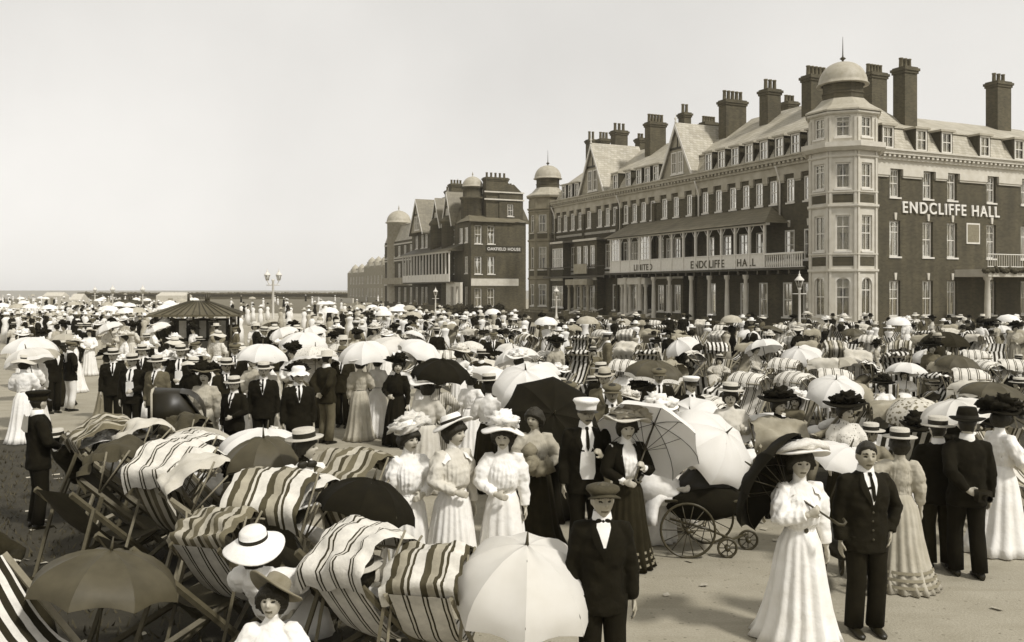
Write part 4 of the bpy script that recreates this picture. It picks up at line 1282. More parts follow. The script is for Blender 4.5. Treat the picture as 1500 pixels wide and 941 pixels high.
pbox(m, PL, 2.5, 20.7, 1.72, 1.8, 4.0, 4.95); pbox(m, PL, 2.4, 20.8, 1.65, 1.95, 7.503, 7.75); vo = m.build('balcony', WPAINT, oak, False)
m = MB(); m.add([PL(2.2, 2.2, 7.7), PL(21, 2.2, 7.7), PL(21, .05, 8.6), PL(2.2, .05, 8.6), PL(2.2, .05, 7.7)], [(0, 1, 2, 3), (0, 3, 4)]); pbox(m, PL, 2.4, 20.8, .003, 1.7, 3.85, 3.995); m.build('balcony_roof', slate('dark_tile', .07), vo, False)
m = MB(); wall(m, PL, .4, 5.2, 0, 3.9, [(.9, 1.8, 1, 3.4), (2.7, 3.6, 1, 3.4)], .3, 0, 1.2); m.build('bay', PAINT, oak, False)

NB = V((-14.6, 134.0, 0))
nx = house('brick_house', 0, 'banded brick house with a grey dome beyond the house with name board', NB)
front(nx, 0, 16, [(1.0, 3.4, [2, 5, 8, 11, 14], 1.2), (4.8, 7.2, [2, 5, 8, 11, 14], 1.2), (8.4, 10.0, [2, 5, 8, 11, 14], 1.2)], PL, BRICK2, 51, 10.8)
front(nx, 0, 8, [(1.0, 3.4, [1.5], 1.0), (4.8, 7.2, [1.5], 1.0)], PR, BRICK2, 61, 10.8)
m = MB()
for z in (3.7, 4.3, 7.6, 8.0, 10.2): pbox(m, PL, -.05, 16, .003, .09, z, z + .22); pbox(m, PR, .02, 8, .003, .09, z, z + .22)
m.build('stone_bands', PAINT, nx, False)
mansard(nx, PL, .2, 16, 10.8, 13.4, 14.6, -4, SLATE)
m = MB(); m.lathe([(1.9, 0), (1.9, 13.8), (2.2, 13.9), (2.2, 14.05)] + [(2.0 * math.cos(R(q)), 14.1 + 1.9 * math.sin(R(q))) for q in range(0, 90, 9)] + [(.05, 16.05), (.12, 16.3), (.01, 16.9)], 18, 0, Matrix.Translation((1.2, 12.0, 0))); m.build('dome_turret', LEADR, nx)
m = MB(); pbox(m, PL, 3, 13, .1, 1.4, 3.9, 4.9); m.build('balcony', STONE, nx, False)

for i, (px0, Y, L, hh, lab) in enumerate(((562, 205, 17, 8.8, 'pale distant house nearest the brick houses at the far end of the front'), (538, 225, 20, 7.6, 'low pale distant house with small turret at the very end of the front'))):
    b = V(((px0 - CX) / F * Y, Y, 0))
    fh = house('distant_house', 0, lab, b, grp='far pale houses')
    cs = [1.5 + 3 * k for k in range(int(L / 3))]
    front(fh, 0, L, [(1.4, 3.4, cs, 1.1), (4.6, 6.4, cs, 1.1)], PL, STONE, 70 + i, hh)
    front(fh, 0, 9, [(1.4, 3.4, [2, 5], 1.1), (4.6, 6.4, [2, 5], 1.1)], PR, STONE, 80 + i, hh)
    mansard(fh, PL, 0, L, hh, hh + 1.0, hh + 1.8, -4)
    for k in range(3):
        m = MB(); m.lathe([(1.2, hh - .5), (1.2, hh + .8), (.9, hh + 1.5), (.02, hh + 2.3)], 10, 0, Matrix.Translation((1, L * (k + .3) / 3, 0))); m.build('turret', SLATE, fh)
    chimney(fh, 4, L * .5, 2, 1, hh, hh + 2.8, 4, .5)
    wl = MB(); pbox(wl, PL, 0, L + 12, 7, 7.3, 0, 1.1)
    tag(wl.build('garden_wall', PAINT, None, False), 'white garden wall before ' + ('the nearer pale distant house' if i == 0 else 'the low turreted distant house'), 'wall')
    ALL[-1].location = b; ALL[-1].rotation_euler = (0, 0, TH)

# ---- garden walls, hedges and railings before the houses
def gwall(name, s0, s1, d, h, mat, lab, base=CORNER, P=PL, cat='wall'):
    m = MB(); th = .35
    pbox(m, P, s0, s1, d - th, d, 0, h - .1); pbox(m, P, s0 - .05, s1 + .05, d - th - .05, d + .05, h - .1, h)
    for k in range(int((s1 - s0) / 4) + 1):
        s = s0 + k * 4; pbox(m, P, s - .25, s + .25, d - th - .08, d + .08, 0, h + .25)
    o = m.build(name, mat, None, False); o.location = base; o.rotation_euler = (0, 0, TH)
    return tag(o, lab, cat)
gwall('garden_wall', 3.0, 26, 5.2, .95, CHIMB, 'dark brick garden wall with piers below the verandah')
gwall('garden_wall', 27, 43, 5.2, .95, CHIMB, 'dark brick garden wall with piers below the far domed tower')
gwall('garden_wall', 1.0, 22, 5.0, 1.0, CHIMB, 'dark brick garden wall before the hotel side with pale lettering', CORNER, PR)
gwall('garden_wall', 0, 20, 4.5, 1.2, CHIMB, 'dark brick garden wall before the house with name board', OB)
FOL = plain('hedge_foliage', .045, .9, .6, 9, .5, 30)
def hedge(lab, pts, h, w, seed, name='hedge', mat=None):
    m = MB(); r = random.Random(seed)
    for (a, b) in zip(pts, pts[1:]):
        a, b = V(a), V(b); n = int((b - a).length / .45) + 1
        for k in range(n):
            p = a.lerp(b, k / n)
            for q in range(3):
                m.blob(p + V((r.uniform(-w, w), r.uniform(-w, w), h * r.uniform(.2, .75))), h * r.uniform(.3, .45), r.randint(0, 99), 0, 7, 5, .9)
    for k in range(len(pts) * 0 + int(len(m.v) / 3)):
        p = r.choice(m.v) + V((r.uniform(-.1, .1), r.uniform(-.1, .1), r.uniform(0, .12)))
        s = .09
        m.add([p, p + V((s, r.uniform(-s, s), s * .6)), p + V((r.uniform(-s, s), s, s))], [(0, 1, 2)])
    return tag(m.build(name, mat or FOL, None, False), lab, 'hedge')
hedge('dark clipped hedge at the foot of the house with name board', [at(655, 99), at(735, 97)], 1.25, .5, 3)
hedge('dark shrubs beside the steps of the far gabled house', [at(835, 66), at(880, 62)], 1.3, .5, 4)
# ---------------------------------------------------------------- setting
def ground_mat():
    m, nt, b = nodes_of('promenade_surface')
    co = objco(nt)
    big = noisen(nt, co, .12, 6, .6); mid = noisen(nt, co, 1.1, 8, .7); fine = noisen(nt, co, 45, 3, .6)
    f = mathn(nt, 'MULTIPLY_ADD', big, .5, mathn(nt, 'MULTIPLY_ADD', mid, .6, mathn(nt, 'MULTIPLY', fine, .45)))
    c = mixc(nt, mathn(nt, 'MULTIPLY_ADD', f, 1.7, -.75), sep(.17), sep(.36))
    # worn tracks, damp stains, grit
    mp = nt.nodes.new('ShaderNodeMapping'); mp.inputs['Scale'].default_value = (.35, 2.4, 1); mp.inputs['Rotation'].default_value = (0, 0, .5); nt.links.new(co, mp.inputs[0])
    st = noisen(nt, mp.outputs[0], 1.3, 6, .6)
    c = mixc(nt, mathn(nt, 'MULTIPLY_ADD', st, 3.0, -1.5), c, sep(.2))
    spot = noisen(nt, co, .8, 3, .5)
    r = nt.nodes.new('ShaderNodeValToRGB'); r.color_ramp.elements[0].position = .62; r.color_ramp.elements[1].position = .72; nt.links.new(spot, r.inputs[0])
    c = mixc(nt, mathn(nt, 'MULTIPLY', r.outputs[0], .45), c, sep(.12))
    vo = nt.nodes.new('ShaderNodeTexVoronoi'); vo.inputs['Scale'].default_value = 9; nt.links.new(co, vo.inputs['Vector'])
    c = mixc(nt, mathn(nt, 'MULTIPLY', mathn(nt, 'LESS_THAN', vo.outputs['Distance'], .13), .5), c, sep(.08))
    nt.links.new(c, b.inputs['Base Color']); b.inputs['Roughness'].default_value = .9
    bump(nt, b, mathn(nt, 'ADD', fine, mathn(nt, 'MULTIPLY', mid, .6)), .45, .02)
    return m
def grass_mat(name, a, bb):
    m, nt, b = nodes_of(name)
    co = objco(nt)
    f = mathn(nt, 'MULTIPLY_ADD', noisen(nt, co, 3, 8, .7), 1.6, -.3)
    g = noisen(nt, co, 90, 3, .7)
    nt.links.new(mixc(nt, mathn(nt, 'MULTIPLY', f, mathn(nt, 'MULTIPLY_ADD', g, 1.2, .3)), sep(a), sep(bb)), b.inputs['Base Color']); b.inputs['Roughness'].default_value = .95
    bump(nt, b, g, .8, .04)
    return m
def sheet(name, pts, z, mat, lab=None):
    m = MB(); m.add([V((x, y, z)) for x, y in pts], [tuple(range(len(pts)))])
    return struct(name, m, mat)
sheet('ground', [(-400, -60), (400, -60), (400, 300), (-400, 300)], 0, ground_mat())
m = MB(); m.add([(-400, 300, 0), (400, 300, 0), (400, 304, -14), (-400, 304, -14), (-400, -60, 0), (-404, -60, -14)], [(0, 1, 2, 3), (0, 3, 5, 4)]); struct('cliff', m, STONE)
sea_m, snt, sb = nodes_of('sea_water'); sb.inputs['Base Color'].default_value = sep(.16); sb.inputs['Roughness'].default_value = .35
bump(snt, sb, noisen(snt, objco(snt), .15, 5), .4, .3)
sheet('sea', [(-15000, 250), (15000, 250), (15000, 24000), (-15000, 24000)], -13, sea_m)
GR1 = grass_mat('trodden_grass', .018, .065); GR2 = grass_mat('lawn_grass', .07, .19)
sheet('grass_verge', [(-9, 3), (-.9, 3), (-1.2, 7.5), (-2.2, 11), (-4.2, 15), (-7.2, 17.5), (-14, 18), (-16, 10)], .004, GR1)
sheet('deckchair_lawn', [(2.5, 13.2), (9, 13.0), (16, 14), (34, 47.5), (15, 47.5), (-7, 62), (-9, 52), (-3, 30), (0.3, 19)], .004, GR1)
sheet('far_lawn', [(-400, 118), (-37, 117), (-14, 108), (-24, 150), (-50, 296), (-400, 296)], .004, GR2)
sheet('far_road', [(-31, 87), (-2.8, 74), (-5.8, 86), (-14.4, 107), (-37, 116.5), (-60, 118)], .004, plain('pale_road', .42, .9, .2, .5))
m = MB(); m.box((-140, 286, 0), (-38, 288.5, 1.7)); m.box((-140, 285.5, 1.6), (-38, 286, 1.75))
for k in range(200): m.blob((-140 + k * .51, 286.5, 1.5), .7, k, 0, 6, 4, .8)
tag(m.build('hedge', plain('far_hedge', .09, .9, .4, 2), None, False), 'long dark hedge along the cliff edge beyond the far lawn', 'hedge')

# ---------------------------------------------------------------- lamps, shelters
def lamp(px, Z, H, lab, arms=False, s=1.0):
    o = empty('street_lamp', at(px, Z)); tag(o, lab, 'street lamp', 'white street lamps')
    m = MB(); m.lathe([(.2, 0), (.2, .12), (.14, .2), (.13, .7), (.16, .75), (.09, .9), (.07, 1.1), (.055, H - .75), (.09, H - .7), (.05, H - .64)], 12); m.build('post', WPAINT, o)
    m = MB(); m.tube([(-.35, 0, H - .95), (.35, 0, H - .95)], .025, 6); m.build('ladder_bar', WPAINT, o)
    if not arms: spots = [(0, 0, 0)]
    else: spots = [(-.3, 0, -.06), (.3, 0, -.06)]
    for x, y, dz in spots:
        z = H - .64 + dz
        if arms and x: a = MB(); a.tube([(0, 0, H - .9), (x * .6, 0, H - .95), (x, 0, z - .05), (x, 0, z)], .022, 6); a.build('arm', WPAINT, o)
        T = Matrix.Translation((x, y, 0))
        q = .72 if arms else 1.0
        T = T @ Matrix.Translation((0, 0, z)) @ Matrix.Scale(q, 4) @ Matrix.Translation((0, 0, -z))
        g = MB(); g.lathe([(.09, z), (.2, z + .38)], 6, 0, T); lo = g.build('lantern_glass', GLASS, o, False)
        f = MB()
        for k in range(6):
            c, sn = math.cos(R(60 * k)), math.sin(R(60 * k)); f.bar((x + .09 * q * c, y + .09 * q * sn, z), (x + .205 * q * c, y + .205 * q * sn, z + .38 * q), .014, 0, 4)
        f.lathe([(.1, z - .04), (.1, z)], 6, 0, T); f.lathe([(.24, z + .37), (.23, z + .42), (.1, z + .56), (.06, z + .6), (.07, z + .66), (.02, z + .72), (.01, z + .86)], 12, 0, T)
        f.build('lantern_frame', WPAINT, lo)
    return o
lamp(1171, 45, 3.75, 'white gas lamp standing before the bay tower of the corner hotel')
lamp(815, 72, 3.15, 'white gas lamp standing before the far domed tower of the terrace')
lamp(638, 88, 3.1, 'white gas lamp standing before the house with name board')
lamp(400, 46, 4.2, 'tall white gas lamp with several lanterns beside the shelter', True)
for px, Z, lab in ((165, 78, 'slim white lamp post seaward of the small distant shelter'), (209, 80, 'slim white lamp post just inland of the small distant shelter'), (139, 100, 'slim white lamp post standing farthest out along the cliff')):
    lamp(px, Z, 3.3, lab)

def shelter(px, Z, w, ze, za, lab, rz=0.2):
    o = empty('shelter', at(px, Z), rz); tag(o, lab, 'shelter', 'hipped promenade shelters')
    m = MB(); e = w / 2 + .3; a = w * .12
    base = [V((-e, -e, ze)), V((e, -e, ze)), V((e, e, ze)), V((-e, e, ze))]; top = [V((-a, -a, za)), V((a, -a, za)), V((a, a, za)), V((-a, a, za))]
    m.loft([[p - V((0, 0, .08)) for p in base], base, top]); r = m.build('roof', plain('shelter_tin', .085, .6, .3, 2), o, False)
    for i in range(4):
        p0, p1, q0, q1 = base[i], base[(i + 1) % 4], top[i], top[(i + 1) % 4]
        m = MB()
        for k in range(1, 12):
            b0 = p0.lerp(p1, k / 12); n0 = q0.lerp(q1, k / 12)
            m.bar(b0 + V((0, 0, .02)), n0 + V((0, 0, .02)), .02, 0, 4)
        m.build('roof_battens', DARKW, r, False)
    for x, y in ((-a, -a), (a, -a), (a, a)):
        m = MB(); m.tube([(x, y, za - .1), (x, y, za + .34)], .055, 6); m.build('finial', DARKW, r)
    for x in (-1, 0, 1):
        for y in (-1, 0, 1):
            if x or y: m = MB(); m.tube([(x * w / 2, y * w / 2, 0), (x * w / 2, y * w / 2, ze)], .05, 6); m.build('post', DARKW, o)
    m = MB(); m.box((-w * .42, -.04, .3), (w * .42, .04, ze - .2)); m.box((-.04, -w * .42, .3), (.04, w * .42, ze - .2)); sc = m.build('screen', DARKW, o, False)
    for k in range(6): g = MB(); x = -w * .4 + k * w * .135; g.box((x, -.06, .9), (x + w * .1, -.045, ze - .3)); g.build('pane', CURT if k % 2 else GLASS, sc, False)
    m = MB()
    for k, (y, z) in enumerate(((-.5, .45), (-.38, .45), (-.26, .45), (-.12, .6), (-.1, .72))): m.box((-w * .4, y, z), (w * .4, y + .09, z + .03))
    for x in (-.38, 0, .38): m.box((x * w, -.5, 0), (x * w + .06, -.1, .45))
    m.box((-w * .4, -.13, .1), (w * .4, -.1, .75)); m.build('bench', BENCHM, o, False)
shelter(291, 39, 3.05, 1.95, 2.5, 'hipped promenade shelter with ribbed dark roof and three posts on top')
shelter(186, 82, 2.6, 1.75, 2.1, 'small distant hipped shelter seaward of the larger ribbed shelter', .1)
def tent(px, Z, w, ze, za, lab):
    o = empty('tent', at(px, Z)); tag(o, lab, 'tent')
    m = MB(); h = w / 2
    m.loft([[V((-h, -1.2, 0)), V((h, -1.2, 0)), V((h, 1.2, 0)), V((-h, 1.2, 0))], [V((-h, -1.2, ze)), V((h, -1.2, ze)), V((h, 1.2, ze)), V((-h, 1.2, ze))], [V((-h * .9, 0, za)), V((h * .9, 0, za)), V((h * .9, .01, za)), V((-h * .9, .01, za))]])
    m.build('canvas', PALECAN, o, False)
    m = MB(); m.box((-.3, -1.23, 0), (.3, -1.21, ze * .85)); m.build('door_flap', CANVAS, o, False)
tent(255, 112, 3.6, 2.3, 2.7, 'long white marquee just beyond the ribbed shelter')
tent(82, 150, 3.4, 2.0, 2.6, 'white tent farthest out by the sea edge')
tent(116, 120, 1.6, 1.7, 2.5, 'small pointed white tent by the sea edge')

# ---------------------------------------------------------------- labels
LANDMARK = [(112, 'at seaward edge'), (215, 'seaward of shelter'), (370, 'by ribbed shelter'), (450, 'by tall lamp'), (560, 'by far lawn'), (690, 'before signed house'), (830, 'before far dome'), (960, 'before gabled house'), (1110, 'before verandah'), (1200, 'by hotel lamp'), (1300, 'before bay tower'), (9999, 'before hotel lettering')]
ORD = ['leftmost', 'second from left', 'third from left', 'fourth from left', 'fifth from left', 'sixth from left', 'seventh from left', 'eighth from left', 'ninth from left', 'tenth from left', 'eleventh from left', 'twelfth from left']
TOLABEL = []
def later(o, desc, cat, group, rows=('front', 'middle', 'back', 'rearmost')):
    TOLABEL.append((o, desc, rows)); o['category'] = cat; o['group'] = group
def finish_labels():
    sets = {}
    for o, desc, rows in TOLABEL:
        w = o.matrix_basis.translation
        px = CX + F * w.x / w.y
        lm = next(n for lim, n in LANDMARK if px < lim)
        r = rows[0] if w.y < 19 else rows[1] if w.y < 27 else rows[2] if w.y < 40 else rows[3]
        sets.setdefault(f'{desc}, {r}, {lm}', []).append((px, o))
    for lab, lst in sets.items():
        lst.sort(key=lambda t: t[0])
        for i, (px, o) in enumerate(lst):
            o['label'] = lab if len(lst) == 1 else (f'{lab}, {ORD[i]}' if i < len(ORD) else lab)

# ---------------------------------------------------------------- people close by, one by one
def wear(p, label, group=None):
    tag(p.root, label, 'person', group); return p
HV = .0085   # voxel size of the nearest bodies

# the couple walking towards us
LADY = p = Person(1.63, 'f', 'stand', ('chest', 'down'), yaw=-8, tilt=2, vox=HV).place(1172, 7.55, 8)
p.body(SKIN); p.hair('full', HAIRD); p.dress(WHITE, WHITE, WHITE, .1, .05, .9, WHITE, 1.02, 0, None, WHITE, 15, brooch=STEEL)
p.hat('wide', WHITE, None, None, 1.12, 2, 4, -6)
f = MB()
for k in range(3): f.tube([p.HM @ V(q) for q in ((-.24 + .03 * k, -.12, .12 + .02 * k), (-.1, -.13 + .03 * k, .175), (.04, -.06, .19 - .02 * k), (.2, .02 + .04 * k, .15), (.27, .1, .08))], [.03, .06, .065, .06, .02], 10, flat=.55)
f.wrinkle(.02, 22); p.put('feather', f, FEATHER, None)
wear(p, 'woman in white frilled dress and feathered hat walking beside a bareheaded man')
o = parasol('parasol', .5, .26, .62, BLACKC); tag(o, 'large black parasol tipped back behind the woman in feathered hat', 'parasol')
h = p.hand_at(-1); aim(o, h, (-.7, .62, .46))
o.location = h + V((0, 0, .0))

p = MAN1 = Person(1.66, 'm', 'stand', ('down', 'pocket'), yaw=-6, tilt=3, vox=HV).place(1268, 7.75, 4)
p.body(TAN); p.hair('short', HAIRD); p.suit(NAVY, NAVY, WHITE, BLACKC, .0)
b = MB()
for z in (1.13, 1.05, .97, .89): b.blob(p.torso_pt(z, -math.pi / 2, .008), .011, 0, 0, 8, 5, 0, (1, .5, 1))
p.put('buttons', b, STEEL, p.ob)
wear(p, 'bareheaded smiling man in dark suit walking beside woman in feathered hat')

p = Person(1.5, 'f', 'stand', ('down', 'hip'), yaw=10, vox=.012).place(1318, 9.1, 172)
p.body(); p.hair('up', HAIRD); p.dress(LINEN, LINEN, LINEN, .105, .045, .75, LINEN, 1.0, .06, GREYC, None, 18)
p.hat('boater', STRAW, RIBBON, None, 1.0, 0, 0, 6)
wear(p, 'woman in pale grey dress and straw boater seen from behind, hand on hip')
p = Person(1.58, 'm', 'stand', ('down', 'front'), vox=.012).place(1374, 9.6, 170); p.body(); p.hair('short', HAIRD); p.suit(BLACKC, DARKC, WHITE, None); p.hat('boater', STRAW, RIBBON, None, .98)
wear(p, 'man in black jacket and banded boater seen from behind beside the grey dress')
p = Person(1.69, 'm', 'stand', ('down', 'back'), yaw=-30, vox=.012, stride=.1).place(1416, 9.3, 176); p.body(); p.hair('short', HAIRD); p.suit(BLACKC, BLACKC, WHITE, None); p.hat('trilby', BLACKC, RIBBON)
wear(p, 'man in black suit and soft hat seen from behind, camera behind his back')
cm = MB(); hpos = p.hand_at(1); cm.box((-.07, -.05, -.05), (.07, .05, .06)); cm.lathe([(.035, .05), (.04, .12), (.03, .12)], 10, 0, Matrix.Rotation(R(90), 4, 'X'))
co_ = cm.build('camera_case', LEATHER, None, False); co_.location = hpos + V((.06, -.03, -.02)); tag(co_, 'leather camera case held behind the man in soft hat', 'camera case')
p = Person(1.62, 'f', 'stand', ('front', 'front'), yaw=20, vox=.014).place(1466, 10.2, 100); p.body(); p.hair('up', HAIRD); p.dress(WHITE, WHITE, None, .09); p.hat('wide', BLACKC, None, BLACKC, 1.0, 5)
wear(p, 'woman in white dress and black hat beside the man in soft hat')

# the boy with the bow tie
p = Person(1.6, 'm', 'stand', ('down', 'down'), yaw=4, tilt=2, wide=.9, vox=HV).place(882, 6.35, 2)
p.body(TAN); p.hair('short', HAIRM); p.suit(BLACKC, BLACKC, WHITE, BLACKC, -.04, .74, bow=True); p.hat('cap', plain('brown_tweed', .05, .9, .3, 40), pitch=-8)
wear(p, 'youth in dark suit, flat cap and bow tie facing us by white parasol')
# man in yachting cap
p = CAPMAN = Person(1.76, 'm', 'stand', ('down', 'hold'), yaw=6, tilt=4, vox=.011).place(858, 9.75, 4)
p.body(TAN); p.hair('short', HAIRD); p.moustache(HAIRD); p.suit(BLACKC, BLACKC, WHITE, BLACKC, .08, .72, WHITE); p.hat('peaked', WHITE, WHITE, None, 1.0, 0, 0, -3)
wear(p, 'moustached man in white yachting cap and black suit')
# the lady with the parasol in the dark jacket
p = PLADY = Person(1.62, 'f', 'stand', ('front', 'hold'), yaw=0, tilt=5, vox=.011).place(918, 9.55, 8)
p.body(); p.hair('full', HAIRD); p.dress(WHITE, DARKC, BLACKC, .07, .04, 1, WHITE, .92, .05, GREYC, None, 17)
j = MB(); j.loft([[q * 1 + V((q.x * .1, .012 + q.y * .08, 0)) for q in ell(rx, ry, yo, z, 28)][2:] for z, rx, ry, yo in p.WOM[1:8]], 0, False, False)
rows = []
for z, rx, ry, yo in p.WOM[1:8]:
    rows.append([V(((rx + .014) * math.cos(a), yo + (ry + .014) * math.sin(a), z)) for a in [R(-60 + 300 * k / 26 - (1.40 - z) * 25 * (1 if k < 13 else -1) * abs(k - 13) / 13) for k in range(27)]])
j = MB(); j.loft(rows, 0, False, False); p.sleeves(j, (.08, .085, .07, .05), .85, 3); p.put('jacket', j, BLACKC)
p.hat('wide', CREAM, None, LINEN, 1.15, 3, 6, -4, 10)
wear(p, 'woman in open black jacket and broad pale hat under a white parasol')
def held(p, sd, direction, Rr, depth, L, cloth, lab, **k):
    o = parasol('parasol', Rr, depth, L, cloth, **k); aim(o, p.hand_at(sd), direction); tag(o, lab, 'parasol'); return o
held(PLADY, 1, (.3, .62, .5), .58, .34, .62, PARW, 'white parasol behind the broad pale hat of woman in black jacket')
held(CAPMAN, -1, (-.5, .25, .5), .5, .2, .3, BLACKC, 'black umbrella behind man in yachting cap') if 0 else None
# dark umbrella and white hat behind the yachting cap
p = Person(1.66, 'f', 'stand', ('hold', 'front'), vox=.014).place(800, 11.6, 10); p.body(); p.hair('up', HAIRD); p.dress(BLACKC, BLACKC, None, .09); p.hat('wide', WHITE, None, WHITE, 1.1, 6)
wear(p, 'woman in black behind a large dark umbrella, next to man in yachting cap')
o = held(p, -1, (.14, -.75, .46), .64, .3, .55, BLACKC, 'large black umbrella tipped towards us beside man in yachting cap')
# three ladies in white
for px, Z, hh, fc, yw, arm, hs, sd, lab in ((598, 9.0, 1.58, 30, 14, ('down', 'front'), 1.1, 1, 'woman in white blouse with wavy white hat, on the seaward side of three'),
                                          (664, 8.95, 1.66, 34, 24, ('front', 'down'), 1.05, 4, 'woman in white with dark hair puffed forward, middle of three in white'),
                                          (737, 9.0, 1.61, 2, -8, ('front', 'down'), 1.12, 7, 'woman in white with dark veil-like hair, nearest the black umbrella')):
    p = Person(hh, 'f', 'stand', arm, yaw=yw, tilt=3, vox=.0095).place(px, Z, fc); p.body(); p.hair('full' if sd != 7 else 'girl', HAIRD)
    if sd == 7: p.hair('full', HAIRD)
    p.dress((WHITE, CREAM, WHITE)[sd // 3], WHITE, CREAM, (.11, .09, .1)[sd // 3], .045, .95, WHITE, .95, .02, None, WHITE if sd == 4 else None, (15, 21, 11)[sd // 3])
    if sd == 1: p.hat('toque', WHITE, None, FEATHER, 1.0, 3, -12, -8)
    elif sd == 4: p.hat('wide', WHITE, RIBBON, None, .88, 4, 12, -16, 40)
    else: p.hat('sun', WHITE, None, WHITE, 1.02, 7, 3, -10)
    wear(p, lab)
# boy behind with shawl and dog
p = Person(1.6, 'f', 'stand', ('front', 'front'), yaw=-35, vox=.012).place(784, 10.3, 5); p.body(TAN); p.hair('full', HAIRD); p.dress(LINEN, DARKC, None, .09); wear(p, 'bareheaded young woman with shaggy bundle in her arms behind the three in white')
m = MB()
for k in range(9): m.blob((rnd.uniform(-.13, .13), rnd.uniform(-.07, .05), rnd.uniform(-.1, .1)), .09, k, 0, 8, 6, .6)
o = m.build('bundle', GREYC, None); o.location = p.root.location + V((.03, -.27, 1.08)); tag(o, 'shaggy grey bundle held by bareheaded young woman', 'bundle')
# woman pushing the carriage, child and carriage
p = Person(1.6, 'f', 'stand', ('hold', 'push'), yaw=-60, vox=.014).place(966, 10.6, 60); p.body(); p.hair('up', HAIRD); p.dress(WHITE, WHITE, None, .09, flare=.75); p.hat('wide', WHITE, None, WHITE, 1.1, 8)
wear(p, 'woman in white beside the bath chair, half hidden by parasols')
def wheel(par, x, y, r, n, z=None):
    z = r if z is None else z
    m = MB(); prof = [(r - .022, -.012), (r, -.016), (r + .004, 0), (r, .016), (r - .022, .012), (r - .022, -.012)]
    m.lathe(prof, 32, 0, Matrix.Translation((x, y, z)) @ Matrix.Rotation(R(90), 4, 'X')); w = m.build('wheel', STEEL, par)
    m = MB(); m.tube([(x, y - .05, z), (x, y + .05, z)], .03, 10); m.build('hub', STEEL, w)
    for k in range(n):
        a = 2 * math.pi * k / n
        m = MB(); m.bar((x, y, z), (x + (r - .02) * math.cos(a), y, z + (r - .02) * math.sin(a)), .0055, 0, 4); m.build('spoke', STEEL, w)
o = empty('bath_chair', at(1030, 10.2), R(-6)); tag(o, 'dark bath chair with large spoked wheels beneath a white parasol', 'bath chair')
wheel(o, -.2, -.3, .31, 14); wheel(o, .08, .3, .31, 14); wheel(o, .24, -.24, .11, 8); wheel(o, .52, .1, .115, 8)
m = MB(); rings = []
for x, w, z0, z1 in ((-.42, .16, .5, .62), (-.3, .26, .42, .68), (-.1, .28, .4, .75), (.1, .28, .4, .78), (.3, .26, .45, .74), (.42, .2, .55, .66)):
    rings.append([V((x, -w, z0 + .06)), V((x, -w * .7, z0)), V((x, w * .7, z0)), V((x, w, z0 + .06)), V((x, w, z1)), V((x, 0, z1 + .03)), V((x, -w, z1))])
m.loft(rings); m.build('body', BLACKC, o)
m = MB(); m.loft([ell(.36, .27, 0, .66, 16), ell(.27, .22, 0, .84, 16), ell(.13, .12, 0, .97, 16), ell(.12, .11, 0, .99, 16)]); m.build('apron', LEATHER, o)
m = MB(); m.tube([(.3, 0, .8), (.55, 0, .75), (.72, 0, .85), (.78, 0, 1.0)], .014, 6); m.tube([(-.45, -.24, .62), (.5, -.24, .64)], .018, 6); m.tube([(-.4, -.27, .43), (.0, -.27, .33), (.3, -.2, .2), (.5, .1, .18)], .014, 6); m.tube([(-.02, .3, .43), (.1, .2, .5)], .014, 6); m.build('frame', STEEL, o)
m = MB(); m.blob((-.5, -.05, .7), .23, 3, 0, 14, 10, .25, (1.2, .8, .75)); m.build('blanket', WHITE, o)
c = Person(1.0, 'f', 'sit', ('lap', 'lap'), vox=.014); c.root.location = o.location + V((-.22, -.02, .32)); c.root.rotation_euler = (0, 0, R(-80)); c.body(); c.hair('up', HAIRM); c.dress(CREAM, WHITE, None, .09); c.hat('bonnet', CREAM, None, CREAM, 1.1, 3); wear(c, 'small child in frilled cream bonnet sitting in the bath chair')
pr = parasol('parasol', .55, .38, .56, PARW); aim(pr, o.location + V((.28, .0, .98)), (.42, -.5, .6)); tag(pr, 'white parasol with flat top over the bath chair', 'parasol')
pr.location = at(1022, 10.4, 1.0)
pr2 = empty('handcart', at(1232, 8.9), R(75)); tag(pr2, 'spoked perambulator half hidden behind the smiling man', 'perambulator'); wheel(pr2, 0, -.22, .27, 12); wheel(pr2, .0, .22, .27, 12); wheel(pr2, .5, 0, .2, 10)
m = MB(); m.loft([ell(.42, .2, 0, .4, 14), ell(.45, .22, 0, .55, 14), ell(.42, .2, 0, .6, 14)]); m.build('body', LEATHER, pr2); pr2.location.x += .05

# figures on the promenade
p = Person(1.63, 'f', 'stand', ('front', 'down'), yaw=35, vox=.014).place(582, 17.0, -20); p.body(); p.hair('up', HAIRD); p.dress(BLACKC, BLACKC, None, .085, train=.22, flare=1.1, brooch=None); p.hat('toque', BLACKC, None, BLACKC); wear(p, 'stout woman in full black dress and bonnet crossing the promenade')
p = Person(1.7, 'm', 'stand', ('cane', 'down'), yaw=5, vox=.013, stride=.1).place(502, 19.4, -4); p.body(); p.hair('short', HAIRD); p.suit(DARKC, DARKC, WHITE, BLACKC); p.hat('trilby', MIDC, RIBBON); wear(p, 'man in dark suit and grey hat leaning on a pale cane')
m = MB(); h = p.hand_at(-1); m.tube([h + V((.02, 0, .05)), h, h + V((-.12, -.1, -h.z + .02))], .014, 6); tag(m.build('cane', LINEN), 'pale walking cane in the hand of man in grey hat', 'cane')
p = Person(1.7, 'm', 'stand', ('down', 'down'), yaw=10, vox=.014).place(437, 14.4, 20); p.body(TAN); p.hair('short', HAIRG); p.moustache(HAIRG); p.suit(BLACKC, BLACKC, WHITE, BLACKC); p.hat('bonnet', WHITE); wear(p, 'man in black coat and soft white hat before the parasol group')
